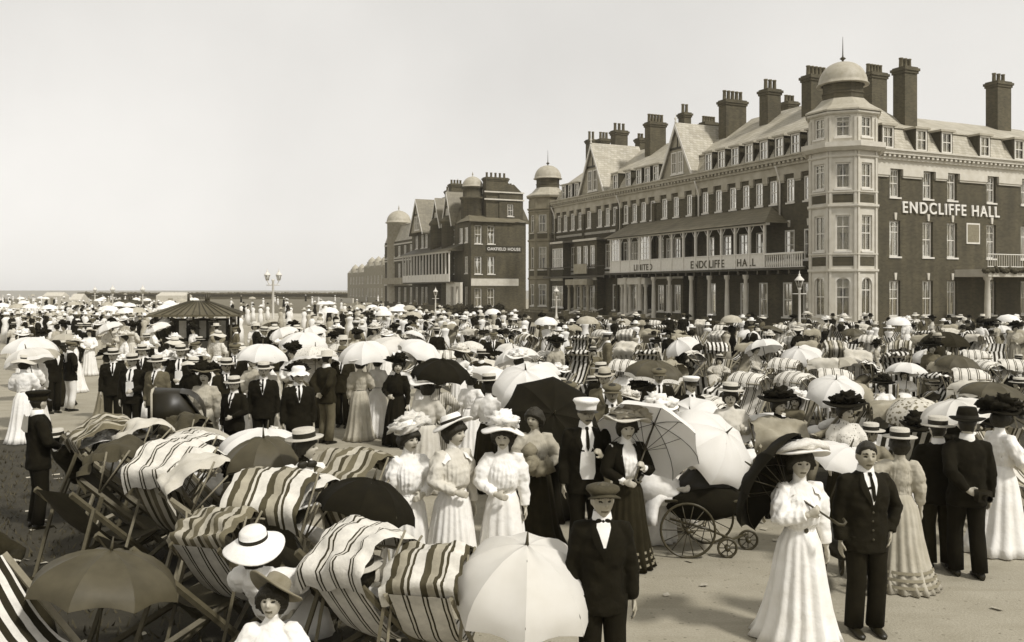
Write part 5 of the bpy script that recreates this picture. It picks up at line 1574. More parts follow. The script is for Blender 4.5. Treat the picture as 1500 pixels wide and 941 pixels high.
for px, Z, hh, ht, lab in ((386, 15.6, 1.68, 'boater', 'man in black coat and boater standing by the white domed parasol'), (343, 14.7, 1.52, 'boater', 'boy in black buttoned jacket and boater beside the pale jacket woman'), (166, 18.9, 1.7, 'boater', 'man in long black coat and boater, seaward end of the boater group'), (194, 17.6, 1.68, 'boater', 'man in boater with white waistcoat showing between two boaters'), (230, 17.4, 1.66, 'boater', 'man in grey jacket and boater behind the pram hood'), (264, 19.4, 1.75, 'boater', 'tall man with open coat over white waistcoat near the pram hood'), (208, 20.6, 1.68, 'boater', 'man in boater behind the white waistcoat man')):
    p = Person(hh, 'm', 'stand', rnd.choice([('down', 'down'), ('down', 'front'), ('front', 'down')]), yaw=rnd.uniform(-15, 15), vox=.014).place(px, Z, rnd.uniform(-20, 20)); p.body(); p.hair('short', HAIRD)
    p.suit(BLACKC if px != 230 else MIDC, BLACKC, WHITE, BLACKC, .09 if px in (194, 264) else 0, .72, WHITE if px in (194, 264) else None); p.hat(ht, STRAW, RIBBON, pitch=4); wear(p, lab)
p = Person(1.62, 'f', 'stand', ('down', 'down'), vox=.014).place(300, 15.2, 2); p.body(); p.hair('up', HAIRD); p.dress(LINEN, LINEN, None, .115, .045); p.hat('wide', DSTRAW, RIBBON, BLACKC, 1.15, 5); wear(p, 'woman in pale jacket with puffed sleeves and broad dark hat')
p = Person(1.7, 'm', 'stand', ('hip', 'down'), yaw=-50, vox=.014).place(103, 22.0, 140); p.body(); p.hair('short', HAIRD); p.suit(BLACKC, WHITE, WHITE, None); p.hat('cap', MIDC)
m = MB(); rows = [[V((x * (.11 + .02 * k), .125 + .02 * math.sin(k), 1.46 - .12 * k + .03 * abs(x))) for x in (-1, -.5, 0, .5, 1)] for k in range(3)]; m.loft(rows, 0, False, False); p.put('sailor_collar', m, WHITE)
wear(p, 'sailor in dark tunic and white trousers with a wide white collar')
p = Person(1.72, 'm', 'stand', ('down', 'back'), lean=8, vox=.016).place(78, 21.6, 60); p.body(); p.hair('short', HAIRD); p.suit(BLACKC, BLACKC, WHITE, None); p.hat('wide', BLACKC); wear(p, 'man in black leaning forward beside the sailor')
p = Person(1.6, 'f', 'stand', ('front', 'front'), vox=.016).place(131, 31, 10); p.body(); p.hair('up', HAIRD); p.dress(WHITE, WHITE, None, .09, flare=.8); p.hat('wide', CREAM, None, None, 1.2, 3); wear(p, 'woman in white dress walking alone beyond the sailor')
p = Person(1.68, 'm', 'stand', ('front', 'down'), yaw=30, vox=.012).place(56, 11.2, 130); p.body(); p.hair('short', HAIRD); p.suit(BLACKC, BLACKC, WHITE, None, hem=.76); p.hat('peaked', BLACKC, DARKC)
m = MB(); rows = [[V((x * (.13 + .03 * k), .14 + .012 * k, 1.45 - .1 * k + .02 * abs(x))) for x in (-1, -.5, 0, .5, 1)] for k in range(3)]; m.loft(rows, 0, False, False); p.put('sailor_collar', m, CREAM); wear(p, 'large figure in black coat, peaked cap and pale sailor collar, back turned')
# the hooded pram in front of the boater men
o = empty('pram', at(246, 14.0), R(15)); tag(o, 'pram with open dark hood before the boater men', 'pram')
m = MB(); rows = []
for i in range(9):
    a = R(-70 + 160 * i / 8); rows.append([V((.2 + .36 * math.cos(a) * (1 if a > 0 else 1), x * .3, 1.02 + .42 * math.sin(a) - .04 * x * x)) if i else V((-.02, x * .3, 1.0)) for x in (-1, -.7, -.3, 0, .3, .7, 1)])
m.loft(rows[::1], 0, False, False)
hd = m.build('hood', LEATHER, o)
m = MB(); m.loft([[V((-.22, y, z)) for y, z in ((-.31, .8), (-.31, 1.4), (-.22, 1.46), (.22, 1.46), (.31, 1.4), (.31, .8), (.26, .8), (.26, 1.36), (.2, 1.41), (-.2, 1.41), (-.26, 1.36), (-.26, .8))], [V((-.19, y, z)) for y, z in ((-.31, .8), (-.31, 1.4), (-.22, 1.46), (.22, 1.46), (.31, 1.4), (.31, .8), (.26, .8), (.26, 1.36), (.2, 1.41), (-.2, 1.41), (-.26, 1.36), (-.26, .8))]]); m.build('hood_lining', LINEN, hd)
m = MB(); m.loft([[V((-.2, y, z)) for y, z in ((-.3, .8), (-.3, 1.4), (0, 1.47), (.3, 1.4), (.3, .8))], [V((.2, y, z)) for y, z in ((-.3, .8), (-.3, 1.38), (0, 1.44), (.3, 1.38), (.3, .8))], [V((.5, y, z)) for y, z in ((-.28, .8), (-.28, .95), (0, 1.0), (.28, .95), (.28, .8))]]); m.build('hood_back', LEATHER, hd)
m = MB(); m.loft([ell(.5, .24, 0, .5, 16), ell(.58, .29, 0, .8, 16)]); m.build('body', LEATHER, o); wheel(o, -.3, -.28, .26, 10); wheel(o, .3, -.28, .26, 10); wheel(o, -.3, .28, .26, 10); wheel(o, .3, .28, .26, 10)

# people in and about the nearest deckchairs
p = Person(1.57, 'f', 'stand', ('down', 'front'), yaw=60, vox=.0095).place(446, 8.6, 30); p.body(); p.hair('up', HAIRD); p.dress(WHITE, LINEN, None, .09, collar=BLACKC); p.hat('boater', STRAW, RIBBON, None, .95, 0, -4)
m = MB()
for s_ in (-1, 1): m.blob((s_ * .05, -.09, 1.45), .05, 3, 0, 9, 6, .4, (1.2, .5, .8))
p.put('neck_bow', m, RIBBON); wear(p, 'woman in boater and black neck bow, side face, above the striped hoods')
p = Person(1.62, 'f', 'sit', ('lap', 'lap'), yaw=0, vox=.012).place(392, 6.75, 172, .08); p.body(); p.hair('up', HAIRD); p.dress(WHITE, WHITE, None, .11, .05); p.hat('sun', WHITE, RIBBON, None, 1.0, 0, 0, -4); wear(p, 'seated woman in white straw hat with black band, back turned')
p = Person(1.27, 'f', 'stand', ('front', 'front'), yaw=-6, tilt=-8, vox=.008).place(398, 5.15, 6); p.body(); p.hair('full', HAIRD); p.dress(WHITE, WHITE, None, .1); p.hat('wide', GREYC, None, None, 1.0, 4, 22, -24); wear(p, 'dark haired girl with tipped grey hat looking up at the bottom edge')
p = Person(1.66, 'm', 'sit', ('rest', 'lap'), vox=.014).place(-22, 7.6, 60); p.body(); p.hair('short', HAIRD); p.suit(DARKC, DARKC, WHITE, None); p.hat('trilby', LINEN, RIBBON); wear(p, 'man in dark suit seated at the grass edge by the large dark umbrella')
p = Person(1.5, 'm', 'sit', ('lap', 'lap'), yaw=20, vox=.014).place(104, 12.6, 150); p.body(); p.hair('short', HAIRD); p.suit(DARKC, DARKC, WHITE, None); p.hat('boater', STRAW, RIBBON); wear(p, 'boy in banded boater seated beside the figure in sailor collar')

# ---------------------------------------------------------------- deckchairs close by
GWOOD = plain('weathered_wood', .09, .6, .35, 8, .2, 40)
DC = [ # px, Z, face, cloth, hood, label
 (178, 11.5, 128, ST_GREY, ST_GREY, 'deckchair with grey banded hood blown up, nearest the sailor collar'),
 (236, 11.3, 118, ST_THIN, PALECAN, 'deckchair with plain pale hood like a bonnet between two striped hoods'),
 (300, 10.7, 145, ST_THIN, ST_THIN, 'deckchair with rolled cream hood and thin dark stripes behind dark parasol'),
 (345, 7.6, 155, ST_THIN, ST_GREY, 'deckchair with low flat banded hood behind the white straw hat'),
 (460, 8.55, 140, ST_THIN, ST_THIN, 'deckchair with large thin striped hood below the boater woman'),
 (556, 6.8, 150, ST_THIN, ST_THIN, 'deckchair with cream hood and dark stripes beside the large white parasol'),
 (640, 6.75, 168, ST_THIN, ST_WIDE, 'deckchair with crumpled banded hood half under the large white parasol'),
 (150, 12.4, 110, DCANVAS, None, 'dark canvas deckchair without hood behind the grey banded hood'),
 (52, 6.3, 80, ST_BOLD, None, 'bold striped deckchair without hood at the corner of the grass'),
 (420, 11.4, 140, ST_GREY, None, 'grey banded deckchair without hood behind the striped hoods'),
 (300, 12.4, 130, DCANVAS, DCANVAS, 'dark hooded deckchair beside the pram'),
 (250, 7.4, 140, DCANVAS, None, 'dark canvas deckchair without hood beside the large dark umbrella'),
 (262, 9.5, 165, ST_GREY, ST_THIN, 'deckchair with short cream hood and grey sling in front of rolled cream hood'),
 (205, 9.9, 105, DCANVAS, DCANVAS, 'dark hooded deckchair turned to the sea beside the bonnet-like hood'),
 (412, 8.2, 175, DCANVAS, ST_WIDE, 'dark deckchair with wide banded hood between the striped hoods and white straw hat'),
 (490, 7.2, 130, DCANVAS, None, 'dark canvas deckchair squeezed between two cream hoods with dark stripes'),
 (330, 9.0, 120, ST_WIDE, PALECAN, 'deckchair with wide banded sling and pale hood beneath the dark lace parasol'),
 (150, 9.3, 150, DCANVAS, None, 'dark canvas deckchair standing alone on the grass above the dark umbrella'),
 (520, 9.0, 155, ST_GREY, ST_GREY, 'grey banded hooded deckchair beside the black umbrella near the three in white'),
]
for i, (px, Z, fc, cl, hd, lab) in enumerate(DC):
    o = deckchair(cl, hd, None, .0, i, (1.05, 1.0, .95, .8, 1.1, 1.1, .9)[i % 7], (140, 120, 130, 105, 128, 138, 110)[i % 7], (3, 1, 2, 4, 2, 3, 4)[i % 7]); o.location = at(px, Z); o.rotation_euler = (R(rnd.uniform(-3, 3)), R(rnd.uniform(-4, 4)), R(fc)); o.scale = ((1, 1, .97, .9, .9, .88, .84)[i] if i < 7 else 1,) * 3; tag(o, lab, 'deckchair', 'deckchairs on the promenade')
    for k_ in KIDS[o.name]:
        if i % 2 and k_.name.split('.')[0] in ('back_rail', 'seat_rail', 'prop', 'crossbar'): k_.data.materials[0] = GWOOD

# occupants of the hooded chairs nearby
SEATED = []
# ---------------------------------------------------------------- the crowd: one of each kind is built, then copied
HIDE = V((0, -500, -500))
def proto_w(pose, arms, hat, hm, trim, dress_m, skirt_m, desc, size=1.0, seed=0, hair=HAIRD, band=None, frill_=None):
    p = Person(1.62, 'f', pose, arms, vox=.02, yaw=rnd.uniform(-15, 15), tilt=rnd.uniform(0, 6)); p.body(); p.hair('up', hair); p.dress(dress_m, skirt_m, BLACKC if seed % 2 else None, .095, .045, 1, None, .85); p.hat(hat, hm, band, trim, size, seed, rnd.uniform(-5, 5))
    return (p, desc)
def proto_m(pose, arms, hat, hm, coat, desc, band=RIBBON, shirt=WHITE, tr=None, op=0.0):
    p = Person(1.7, 'm', pose, arms, vox=.02, yaw=rnd.uniform(-15, 15), tilt=rnd.uniform(0, 6)); p.body(TAN); p.hair('short', HAIRD); p.suit(coat, tr or coat, shirt, BLACKC, op); p.hat(hat, hm, band)
    return (p, desc)
WS = [proto_w('stand', ('hold', 'down'), 'wide', WHITE, WHITE, WHITE, WHITE, 'ruched white hat', 1.25, 1),
      proto_w('stand', ('down', 'front'), 'wide', BLACKC, BLACKC, WHITE, WHITE, 'black hat', 1.25, 2),
      proto_w('stand', ('front', 'hold'), 'boater', STRAW, None, CREAM, GREYC, 'straw boater', 1.0, 3, band=RIBBON),
      proto_w('stand', ('hip', 'down'), 'wide', CREAM, SPOT, LINEN, LINEN, 'flowered cream hat', 1.3, 4),
      proto_w('stand', ('hold', 'front'), 'sun', CREAM, None, WHITE, MIDC, 'sun hat', 1.05, 5, band=RIBBON),
      proto_w('stand', ('front', 'front'), 'toque', DARKC, BLACKC, DARKC, DARKC, 'dark toque', 1.0, 6)]
MS = [proto_m('stand', ('down', 'down'), 'boater', STRAW, BLACKC, 'banded boater'),
      proto_m('stand', ('front', 'down'), 'cap', MIDC, DARKC, 'flat cap'),
      proto_m('stand', ('down', 'pocket'), 'bowler', BLACKC, BLACKC, 'black bowler'),
      proto_m('stand', ('down', 'front'), 'trilby', LINEN, MIDC, 'pale soft hat'),
      proto_m('stand', ('pocket', 'down'), 'peaked', WHITE, NAVY, 'white peaked cap'),
      proto_m('stand', ('back', 'back'), 'boater', STRAW, GREYC, 'plain boater', band=None, op=.06)]
SW = [proto_w('sit', ('lap', 'lap'), 'wide', WHITE, WHITE, WHITE, WHITE, 'ruched white hat', 1.25, 11),
      proto_w('sit', ('hold', 'lap'), 'wide', BLACKC, BLACKC, WHITE, WHITE, 'black hat', 1.2, 12),
      proto_w('sit', ('lap', 'rest'), 'boater', STRAW, None, CREAM, GREYC, 'straw boater', 1.0, 13, band=RIBBON),
      proto_w('sit', ('lap', 'hold'), 'wide', CREAM, SPOT, WHITE, LINEN, 'flowered cream hat', 1.25, 14)]
SM = [proto_m('sit', ('lap', 'rest'), 'boater', STRAW, DARKC, 'banded boater'), proto_m('sit', ('rest', 'lap'), 'cap', MIDC, BLACKC, 'flat cap'), proto_m('sit', ('lap', 'lap'), 'trilby', LINEN, GREYC, 'pale soft hat')]
CH = [deckchair(c, h, None, 0, 20 + i, .8 + .07 * (i * 5 % 4), 95 + 15 * (i * 3 % 4), 1 + i % 4) for i, (c, h) in enumerate(((ST_BOLD, ST_BOLD), (ST_THIN, ST_THIN), (ST_WIDE, ST_WIDE), (ST_BOLD, None), (ST_WIDE, None), (CANVAS, CANVAS), (ST_GREY, ST_BOLD), (ST_THIN, PALECAN)))]
CHD = ['bold striped deckchair with striped hood', 'thin striped deckchair with hood', 'wide banded deckchair with hood', 'bold striped deckchair without hood', 'wide banded deckchair without hood', 'plain canvas deckchair with hood', 'grey banded deckchair with bold hood', 'thin striped deckchair with pale hood']
PA = [parasol('parasol', .5, .34, .62, PARW, False), parasol('parasol', .46, .28, .66, PARC, False, PARW), parasol('parasol', .48, .3, .62, PARL, False), parasol('parasol', .52, .28, .62, BLACKC, False), parasol('parasol', .46, .26, .62, FLORAL, False), parasol('parasol', .5, .28, .62, DGREY, False), parasol('parasol', .52, .34, .6, SPOT, False, PARW)]
PAD = ['plain white parasol', 'frilled cream parasol', 'pale grey parasol', 'black umbrella', 'flowered parasol', 'faded dark parasol', 'spotted parasol with white frill']
PROTO = [p.root for p, d in WS + MS + SW + SM] + CH + PA
USED = set()
DRESS = [(WHITE, 'white dress'), (WHITE, 'white dress'), (CREAM, 'cream dress'), (LINEN, 'pale grey dress'), (MIDC, 'dark grey dress'), (BLACKC, 'black dress'), (PINST, 'striped dress'), (SPOT, 'spotted dress')]
COATS = [(BLACKC, 'black suit'), (BLACKC, 'black suit'), (DARKC, 'dark suit'), (NAVY, 'navy suit'), (MIDC, 'grey suit'), (GREYC, 'light grey suit')]
NP = [0]
def put(lst, loc, rz, over, scale=1.0):
    proto = lst
    o = proto if proto.name not in USED and not over else copy_tree(proto, None, over)
    if o is proto: USED.add(proto.name)
    o.location = loc; o.rotation_euler = (0, 0, rz); o.scale = (scale,) * 3
    return o
CROWD_G = {'f': 'women standing in the promenade crowd', 'm': 'men standing in the promenade crowd'}
def stand(px, Z, sex=None, face=None, para=None, which=None, col=None):
    sex = sex or rnd.choice('ffm')
    loc = at(px, Z)
    i = rnd.randrange(6) if which is None else which
    if sex == 'f':
        p, hd = WS[i]; m, d = DRESS[rnd.randrange(8) if col is None else col]
        sk = m if rnd.random() < .75 else rnd.choice([DARKC, GREYC, WHITE])
        over = {'blouse': m, 'skirt': sk}
        desc = f'woman in {d}, {hd}' if sk is m else f'woman in {d.split(" dress")[0]} blouse, {hd}'
    else:
        p, hd = MS[i]; m, d = COATS[rnd.randrange(6) if col is None else col]
        over = {'jacket': m, 'trousers': m if rnd.random() < .8 else (WHITE if rnd.random() < .3 else MIDC)}
        desc = f'man in {d}, {hd}'
    f = rnd.choice([rnd.gauss(0, 30), rnd.gauss(180, 40), rnd.uniform(-180, 180)]) if face is None else face
    kid = rnd.random() < .08 and Z > 13 and which is None
    if kid: desc = desc.replace('woman', 'girl').replace('man in', 'boy in')
    o = put(p.root, loc, R(f), over, rnd.uniform(.62, .78) if kid else rnd.uniform(.93, 1.05))
    later(o, desc, 'person', CROWD_G[sex], ('front', 'middle', 'back', 'farthest')); NP[0] += 1
    if sex == 'f' and (para if para is not None else (i in (0, 2, 4) and rnd.random() < .22)):
        k = rnd.choices(range(7), (9, 4, 3, 1, 1, 1, 2))[0]
        sd = -1 if i in (0, 4) else 1
        hnd = [a for a in p.arms if a[0] == sd][0]
        q = Matrix.Rotation(R(f), 4, 'Z') @ ((hnd[3] + hnd[4] * .085) * p.S * o.scale[0])
        u = copy_tree(PA[k]) if PA[k].name in USED else PA[k]
        USED.add(PA[k].name)
        aim(u, loc + q, (rnd.gauss(-.05, .14), rnd.gauss(0, .14), .6), rnd.random() * 3); later(u, PAD[k], 'parasol', 'parasols in the crowd', ('front', 'middle', 'back', 'farthest'))
    return o
def chair(px, Z, face, kind, sitter=True, para=False):
    loc = at(px, Z)
    o = put(CH[kind], loc, R(face), None, 1.0); later(o, CHD[kind], 'deckchair', 'deckchairs on the promenade', ('front row', 'middle', 'back', 'rearmost'))
    if not sitter: return
    if rnd.random() < .72:
        p, hd = rnd.choice(SW); m, d = rnd.choice(DRESS); over = {'blouse': m, 'skirt': m}; desc = f'seated woman in {d}, {hd}'; g = 'women seated in deckchairs'
    else:
        p, hd = rnd.choice(SM); m, d = rnd.choice(COATS); over = {'jacket': m, 'trousers': m}; desc = f'seated man in {d}, {hd}'; g = 'men seated in deckchairs'
    s = put(p.root, loc + V((0, 0, .01)), R(face), over, rnd.uniform(.95, 1.03)); later(s, desc, 'person', g, ('front row', 'middle', 'back', 'rearmost')); NP[0] += 1
    if para:
        k = rnd.choices(range(7), (8, 3, 3, 2, 2, 2, 1))[0]
        u = copy_tree(PA[k]) if PA[k].name in USED else PA[k]
        USED.add(PA[k].name)
        h = [a for a in p.arms if a[0] == 1][0]
        q = Matrix.Rotation(R(face), 4, 'Z') @ ((p.T @ (h[3] + h[4] * .08)) * p.S)
        aim(u, loc + q, (rnd.gauss(-.1, .2), rnd.gauss(-.05, .2), .6), rnd.random() * 3); later(u, PAD[k], 'parasol', 'parasols in the crowd', ('front row', 'middle', 'back', 'rearmost'))

# sitters in the hooded chairs nearby
for i, k in ((0, 0), (1, 2), (2, 1), (4, 0), (5, 2), (9, 3)):
    px, Z, fc, cl, hd, lab = DC[i]
    q = put(SW[k][0].root, at(px, Z), R(fc), {'blouse': WHITE, 'skirt': (WHITE, CREAM, GREYC)[i % 3]}, (1, 1, .97, .9, .9, .88, .84, 1, 1, 1)[i]); q['category'] = 'person'; q['group'] = 'women seated in deckchairs'; q['label'] = 'woman seated in the ' + ' '.join(lab.split()[:13])
stand(548, 96, 'f', 90, True, 4, 5); stand(558, 95, 'm', 60, None, 2, 0); stand(470, 120, 'f', 0, None, 3, 0); stand(420, 124, 'f', 30, None, 0, 0)
# deckchair rows on the inland side
def left_edge(Z): return {0: 0}.get(0) or (1010 if Z < 13 else 905 if Z < 15 else 800 if Z < 18 else 690 if Z < 22 else 640 if Z < 26 else 590 if Z < 36 else 560)
for y in (606, 582, 560, 541, 525, 511, 500, 490, 482, 475, 469):
    Z0 = F * 1.65 / (y - HZ)
    pitch = .98 * F / Z0
    x = left_edge(Z0) + rnd.uniform(0, pitch * .6)
    while x < 1500:
        Z = Z0 + rnd.uniform(-.5, .5) * min(1.6, Z0 * .05)
        fc = rnd.choice((rnd.gauss(-35, 18), rnd.gauss(150, 20), rnd.gauss(-20, 25), rnd.gauss(-60, 25)))
        chair(x, Z, fc, rnd.choices(range(8), (4, 3, 2, 6, 4, 2, 2, 2))[0], rnd.random() < (.62 if Z0 < 24 else .36 if Z0 < 32 else .2), rnd.random() < .24)
        x += pitch * rnd.uniform(.82, 1.22)
# people standing among and behind the deckchairs
for px, Z, sx, wh, cl, fc in ((723, 26, 'm', 1, 0, 0), (886, 14.2, 'm', 3, 4, 0), (965, 14.6, 'm', 1, 0, -5), (1012, 13.9, 'm', 4, 0, 5), (832, 12.8, 'm', 1, 2, 10), (896, 11.9, 'm', 1, 4, 0), (880, 15.5, 'f', 2, 5, 180),
                              (980, 47, 'm', 2, 0, 180), (1001, 47, 'm', 1, 0, 175), (1185, 46.5, 'm', 3, 0, 60), (1275, 45, 'm', 2, 0, 0), (1328, 40, 'f', 0, 0, 190), (1437, 38, 'f', 5, 0, 160), (1390, 46, 'm', 2, 0, 0), (1352, 47, 'm', 0, 4, 0),
                              (1460, 40, 'f', 2, 3, 200), (1210, 45, 'f', 0, 0, 180), (1235, 44, 'f', 3, 5, 170), (1420, 47, 'm', 2, 0, 0), (936, 50, 'm', 2, 0, 90), (1100, 46, 'f', 1, 5, 100), (640, 30, 'm', 0, 0, 180), (672, 21, 'f', 3, 0, 200), (705, 19.5, 'm', 0, 2, 170), (760, 18.4, 'f', 0, 0, 190), (690, 15.6, 'f', 0, 0, 160), (640, 14.4, 'f', 3, 6, 180), (716, 13.4, 'f', 2, 0, 170), (760, 12.8, 'f', 0, 1, 150), (1070, 12.0, 'f', 2, 2, 0), (1140, 11.8, 'f', 1, 5, 10), (1238, 11.2, 'f', 1, 7, 10), (620, 18, 'f', 5, 5, 30)):
    stand(px, Z, sx, fc, None, wh, cl)
for k in range(16):
    Z = rnd.uniform(20, 36); px = rnd.uniform(575, 1490)
    if px > left_edge(Z) + 10: stand(px, Z)
for k in range(26): stand(585 + k * 36 + rnd.uniform(-16, 16), rnd.uniform(43, 50))
# promenaders on the seaward side
for y, x0, x1, den in ((465, 20, 330, 1.7), (471, 20, 520, 1.75), (479, 20, 600, 1.5), (488, 20, 590, 1.4), (499, 20, 540, 1.35), (512, 150, 545, 1.3), (527, 265, 480, 1.3)):
    Z0 = F * 1.34 / (y - HZ)
    pitch = .52 * F / Z0 * den
    x = x0 + rnd.random() * pitch
    while x < x1:
        if not (y > 480 and 108 < x < 156): stand(x, Z0 * rnd.uniform(.95, 1.05))
        x += pitch * rnd.uniform(.75, 1.25)
for px, Z, R_, cl in ((110, 26, 0, 0), (60, 24, 0, 0), (45, 19, 0, 0), (35, 17.5, 1, 0)): stand(px, Z, 'f', None, True, 0 if R_ == 0 else 4, cl)
# parasols the photograph shows large, each with whoever carries it
def dome(px, py, Z, Rr, depth, dirn, cloth, lab, who='sit', face=None, **k):
    """a parasol whose top shows at pixel (px, py) of the photograph, Z metres away"""
    ap = at(px, Z, CAMH - (py - HZ) * Z / F); d = V(dirn).normalized()
    f = rnd.choice((150, 175, -160, 20)) if face is None else face
    if who is None:
        L = ap.z / d.z - .24
    else:
        p = WS[0][0] if who == 'stand' else SW[1][0]
        h = [a for a in p.arms if a[0] == -1][0]
        q = Matrix.Rotation(R(f), 4, 'Z') @ ((p.T @ (h[3] + h[4] * .085)) * p.S)
        L = max(.42, (ap.z - q.z) / d.z)
    o = parasol('parasol', Rr, depth, L, cloth, **k)
    base = ap - d * L
    aim(o, base, d); tag(o, lab, 'parasol')
    if who is None: return o
    loc = base - q; loc.z = 0
    m, ds = rnd.choice(DRESS)
    w = put(p.root, loc, R(f), {'blouse': m, 'skirt': m}); w['label'] = ('seated ' if who == 'sit' else '') + 'woman under the ' + lab.split(' parasol')[0].split(' umbrella')[0] + (' umbrella ' if 'umbrella' in lab else ' parasol ') + ' '.join((lab.split('umbrella', 1)[1] if 'umbrella' in lab else lab.split('parasol', 1)[1]).split()[:8]); w['category'] = 'person'; w['group'] = 'women holding parasols'
    if who == 'sit':
        c = put(CH[3 + rnd.randrange(2)], loc, R(f), None); later(c, 'deckchair under a held parasol', 'deckchair', 'deckchairs on the promenade', ('front row', 'middle', 'back', 'rearmost'))
    return o
dome(163, 806, 6.7, .56, .36, (.12, .1, 1), DGREY, 'large faded black umbrella resting on the grass at the bottom corner', None)
dome(386, 641, 9.0, .42, .34, (.0, -.12, 1), DGREY, 'dark parasol with lace frill in front of the white one', 'sit', 25, fr=BLACKC, band=BLACKC)
dome(392, 628, 10.4, .56, .36, (.1, 0, 1), PARW, 'white parasol just behind the dark lace parasol', 'sit', 20)
dome(548, 702, 7.9, .46, .36, (.25, .1, 1), BLACKC, 'black umbrella with one pale panel between the striped hoods', None)
dome(772, 798, 6.4, .58, .5, (.05, -.28, 1), PARC, 'very large cream parasol at the bottom edge beside the youth in cap', None)
dome(300, 626, 11.4, .5, .28, (.1, .2, 1), PARL, 'flat pale parasol behind the rolled cream hood', None)
dome(1225, 556, 15.0, .5, .36, (-.1, -.45, 1), PARW, 'white parasol with visible ribs before the striped deckchairs')
dome(1346, 584, 13.0, .46, .42, (.0, -.2, 1), FLORAL, 'flowered parasol behind the men seen from behind')
dome(1405, 521, 21, .55, .34, (.1, -.1, 1), DGREY, 'dark parasol above two pale hats before the hotel lettering')
dome(1455, 560, 13.5, .5, .26, (.1, 0, 1), DGREY, 'faded dark parasol at the inland edge of the crowd')
dome(1400, 585, 11.5, .5, .28, (-.2, 0, 1), PARC, 'cream parasol in front of the soft hat man')
dome(1170, 510, 24, .6, .38, (-.3, -.3, 1), PARW, 'white parasol tipped towards the sea among the deckchairs')
dome(1383, 486, 32, .9, .6, (0, 0, 1), DARKC, 'large black umbrella before the hotel lettering')
dome(960, 528, 18, .6, .34, (.1, -.1, 1), DGREY, 'faded dark parasol with pale frill before the verandah', fr=SPOT)
dome(648, 527, 13.4, .46, .3, (.1, -.2, 1), BLACKC, 'black umbrella beside the stout woman in black', 'stand', 170)
dome(770, 542, 12.4, .5, .3, (-.1, -.5, 1), PARW, 'frilled white parasol above the large black umbrella', 'stand', 160, fr=PARW)
dome(385, 504, 16.8, .5, .36, (.05, 0, 1), PARW, 'white domed parasol above the boater men', 'stand', 10)
dome(445, 487, 21.2, .6, .42, (.05, -.1, 1), PARW, 'round white parasol above the man in grey hat', 'stand', 180)
dome(535, 500, 18.0, .58, .44, (-.05, -.1, 1), PARW, 'white domed parasol over the pleated white skirt', 'stand', 176)
dome(590, 497, 18.4, .6, .4, (.35, -.1, 1), PARC, 'cream parasol beside the pleated skirt parasol', 'stand', 150)
dome(625, 502, 18.0, .5, .34, (.5, -.1, 1), PARW, 'white parasol leaning inland near the pleated skirt', 'stand', 170)
dome(45, 494, 19.5, .6, .4, (0, 0, 1), PARW, 'white domed parasol at the seaward edge', 'stand', 30)
dome(1246, 655, 9.9, .44, .28, (.3, -.2, 1), PARW, 'white parasol between the feathered hat and smiling man', None)

# the farthest throng cannot be counted: one mass of tiny figures
thr = MB(); r2 = random.Random(3)
for k in range(900):
    y = 431 + 30 * r2.random() ** .8
    Z = F * 1.34 / (y - HZ)
    if Z > 270: continue
    px = r2.uniform(0, 540) if r2.random() < .9 else r2.uniform(540, 620)
    if px > 290 + 25 * max(0, y - 458) and r2.random() < .86: continue
    c = at(px, Z) ; s = r2.uniform(.9, 1.05)
    dm = r2.choices((0, 1, 2), (5, 2, 3))[0]
    thr.loft([[c + V((rr * math.cos(q), rr * math.sin(q), z * s)) for q in [2 * math.pi * i / 7 for i in range(7)]] for rr, z in ((.26, 0), (.2, .8), (.13, 1.05), (.2, 1.3), (.07, 1.45))], dm)
    thr.blob(c + V((0, 0, 1.55 * s)), .1, 1, 3, 6, 4, 0)
    hm = r2.choices((0, 1, 2, 4), (5, 2, 2, 3))[0]
    if r2.random() < .09: thr.lathe([(.55, 1.75), (.4, 1.95), (.02, 2.05)], 8, r2.choice((0, 0, 1)), Matrix.Translation(c))
    else: thr.lathe([(.2, 1.6), (.2, 1.63), (.09, 1.64), (.08, 1.74), (.01, 1.75)], 7, hm, Matrix.Translation(c))
for k in range(200):
    Z = r2.uniform(36, 50) if k < 85 else r2.uniform(50, 75)
    px = r2.uniform(575, 1500) if k < 85 else r2.uniform(500, 790 - (Z - 50) * 4)
    c = at(px, Z, 0); s = r2.uniform(.6, 1.02)
    dm = r2.choices((0, 1, 2), (4, 2, 3))[0]
    thr.loft([[c + V((rr * math.cos(q), rr * .8 * math.sin(q), z * s)) for q in [2 * math.pi * i / 9 for i in range(9)]] for rr, z in ((.27, 0), (.21, .8), (.13, 1.03), (.19, 1.25), (.21, 1.36), (.07, 1.45))], dm)
    thr.blob(c + V((0, 0, 1.55 * s)), .105, 1, 3, 8, 6, 0)
    hm = r2.choices((0, 1, 2, 4), (3, 2, 4, 2))[0]
    w = r2.uniform(.15, .27); h0 = 1.62 * s
    if k % 15 == 0:
        thr.lathe([(.5, 1.55), (.46, 1.68), (.3, 1.82), (.02, 1.88)], 10, r2.choice((0, 0, 1, 2)), Matrix.Translation(c)); continue
    thr.lathe([(w, h0), (w, h0 + .025), (.1, h0 + .03), (.1 + w * .1, h0 + .1), (.06, h0 + .14), (.01, h0 + .15)], 10, hm, Matrix.Translation(c))
tag(thr.build('crowd', [WHITE, LINEN, BLACKC, TAN, STRAW]), 'distant throng of tiny promenaders towards the sea', 'crowd', None, 'stuff')
finish_labels()
# kinds that were never used are not part of the scene
dead = set()
for o in PROTO:
    if o.name not in USED:
        dead.add(o.name)
        for c in KIDS.get(o.name, []):
            dead.add(c.name)
            for g in KIDS.get(c.name, []): dead.add(g.name)

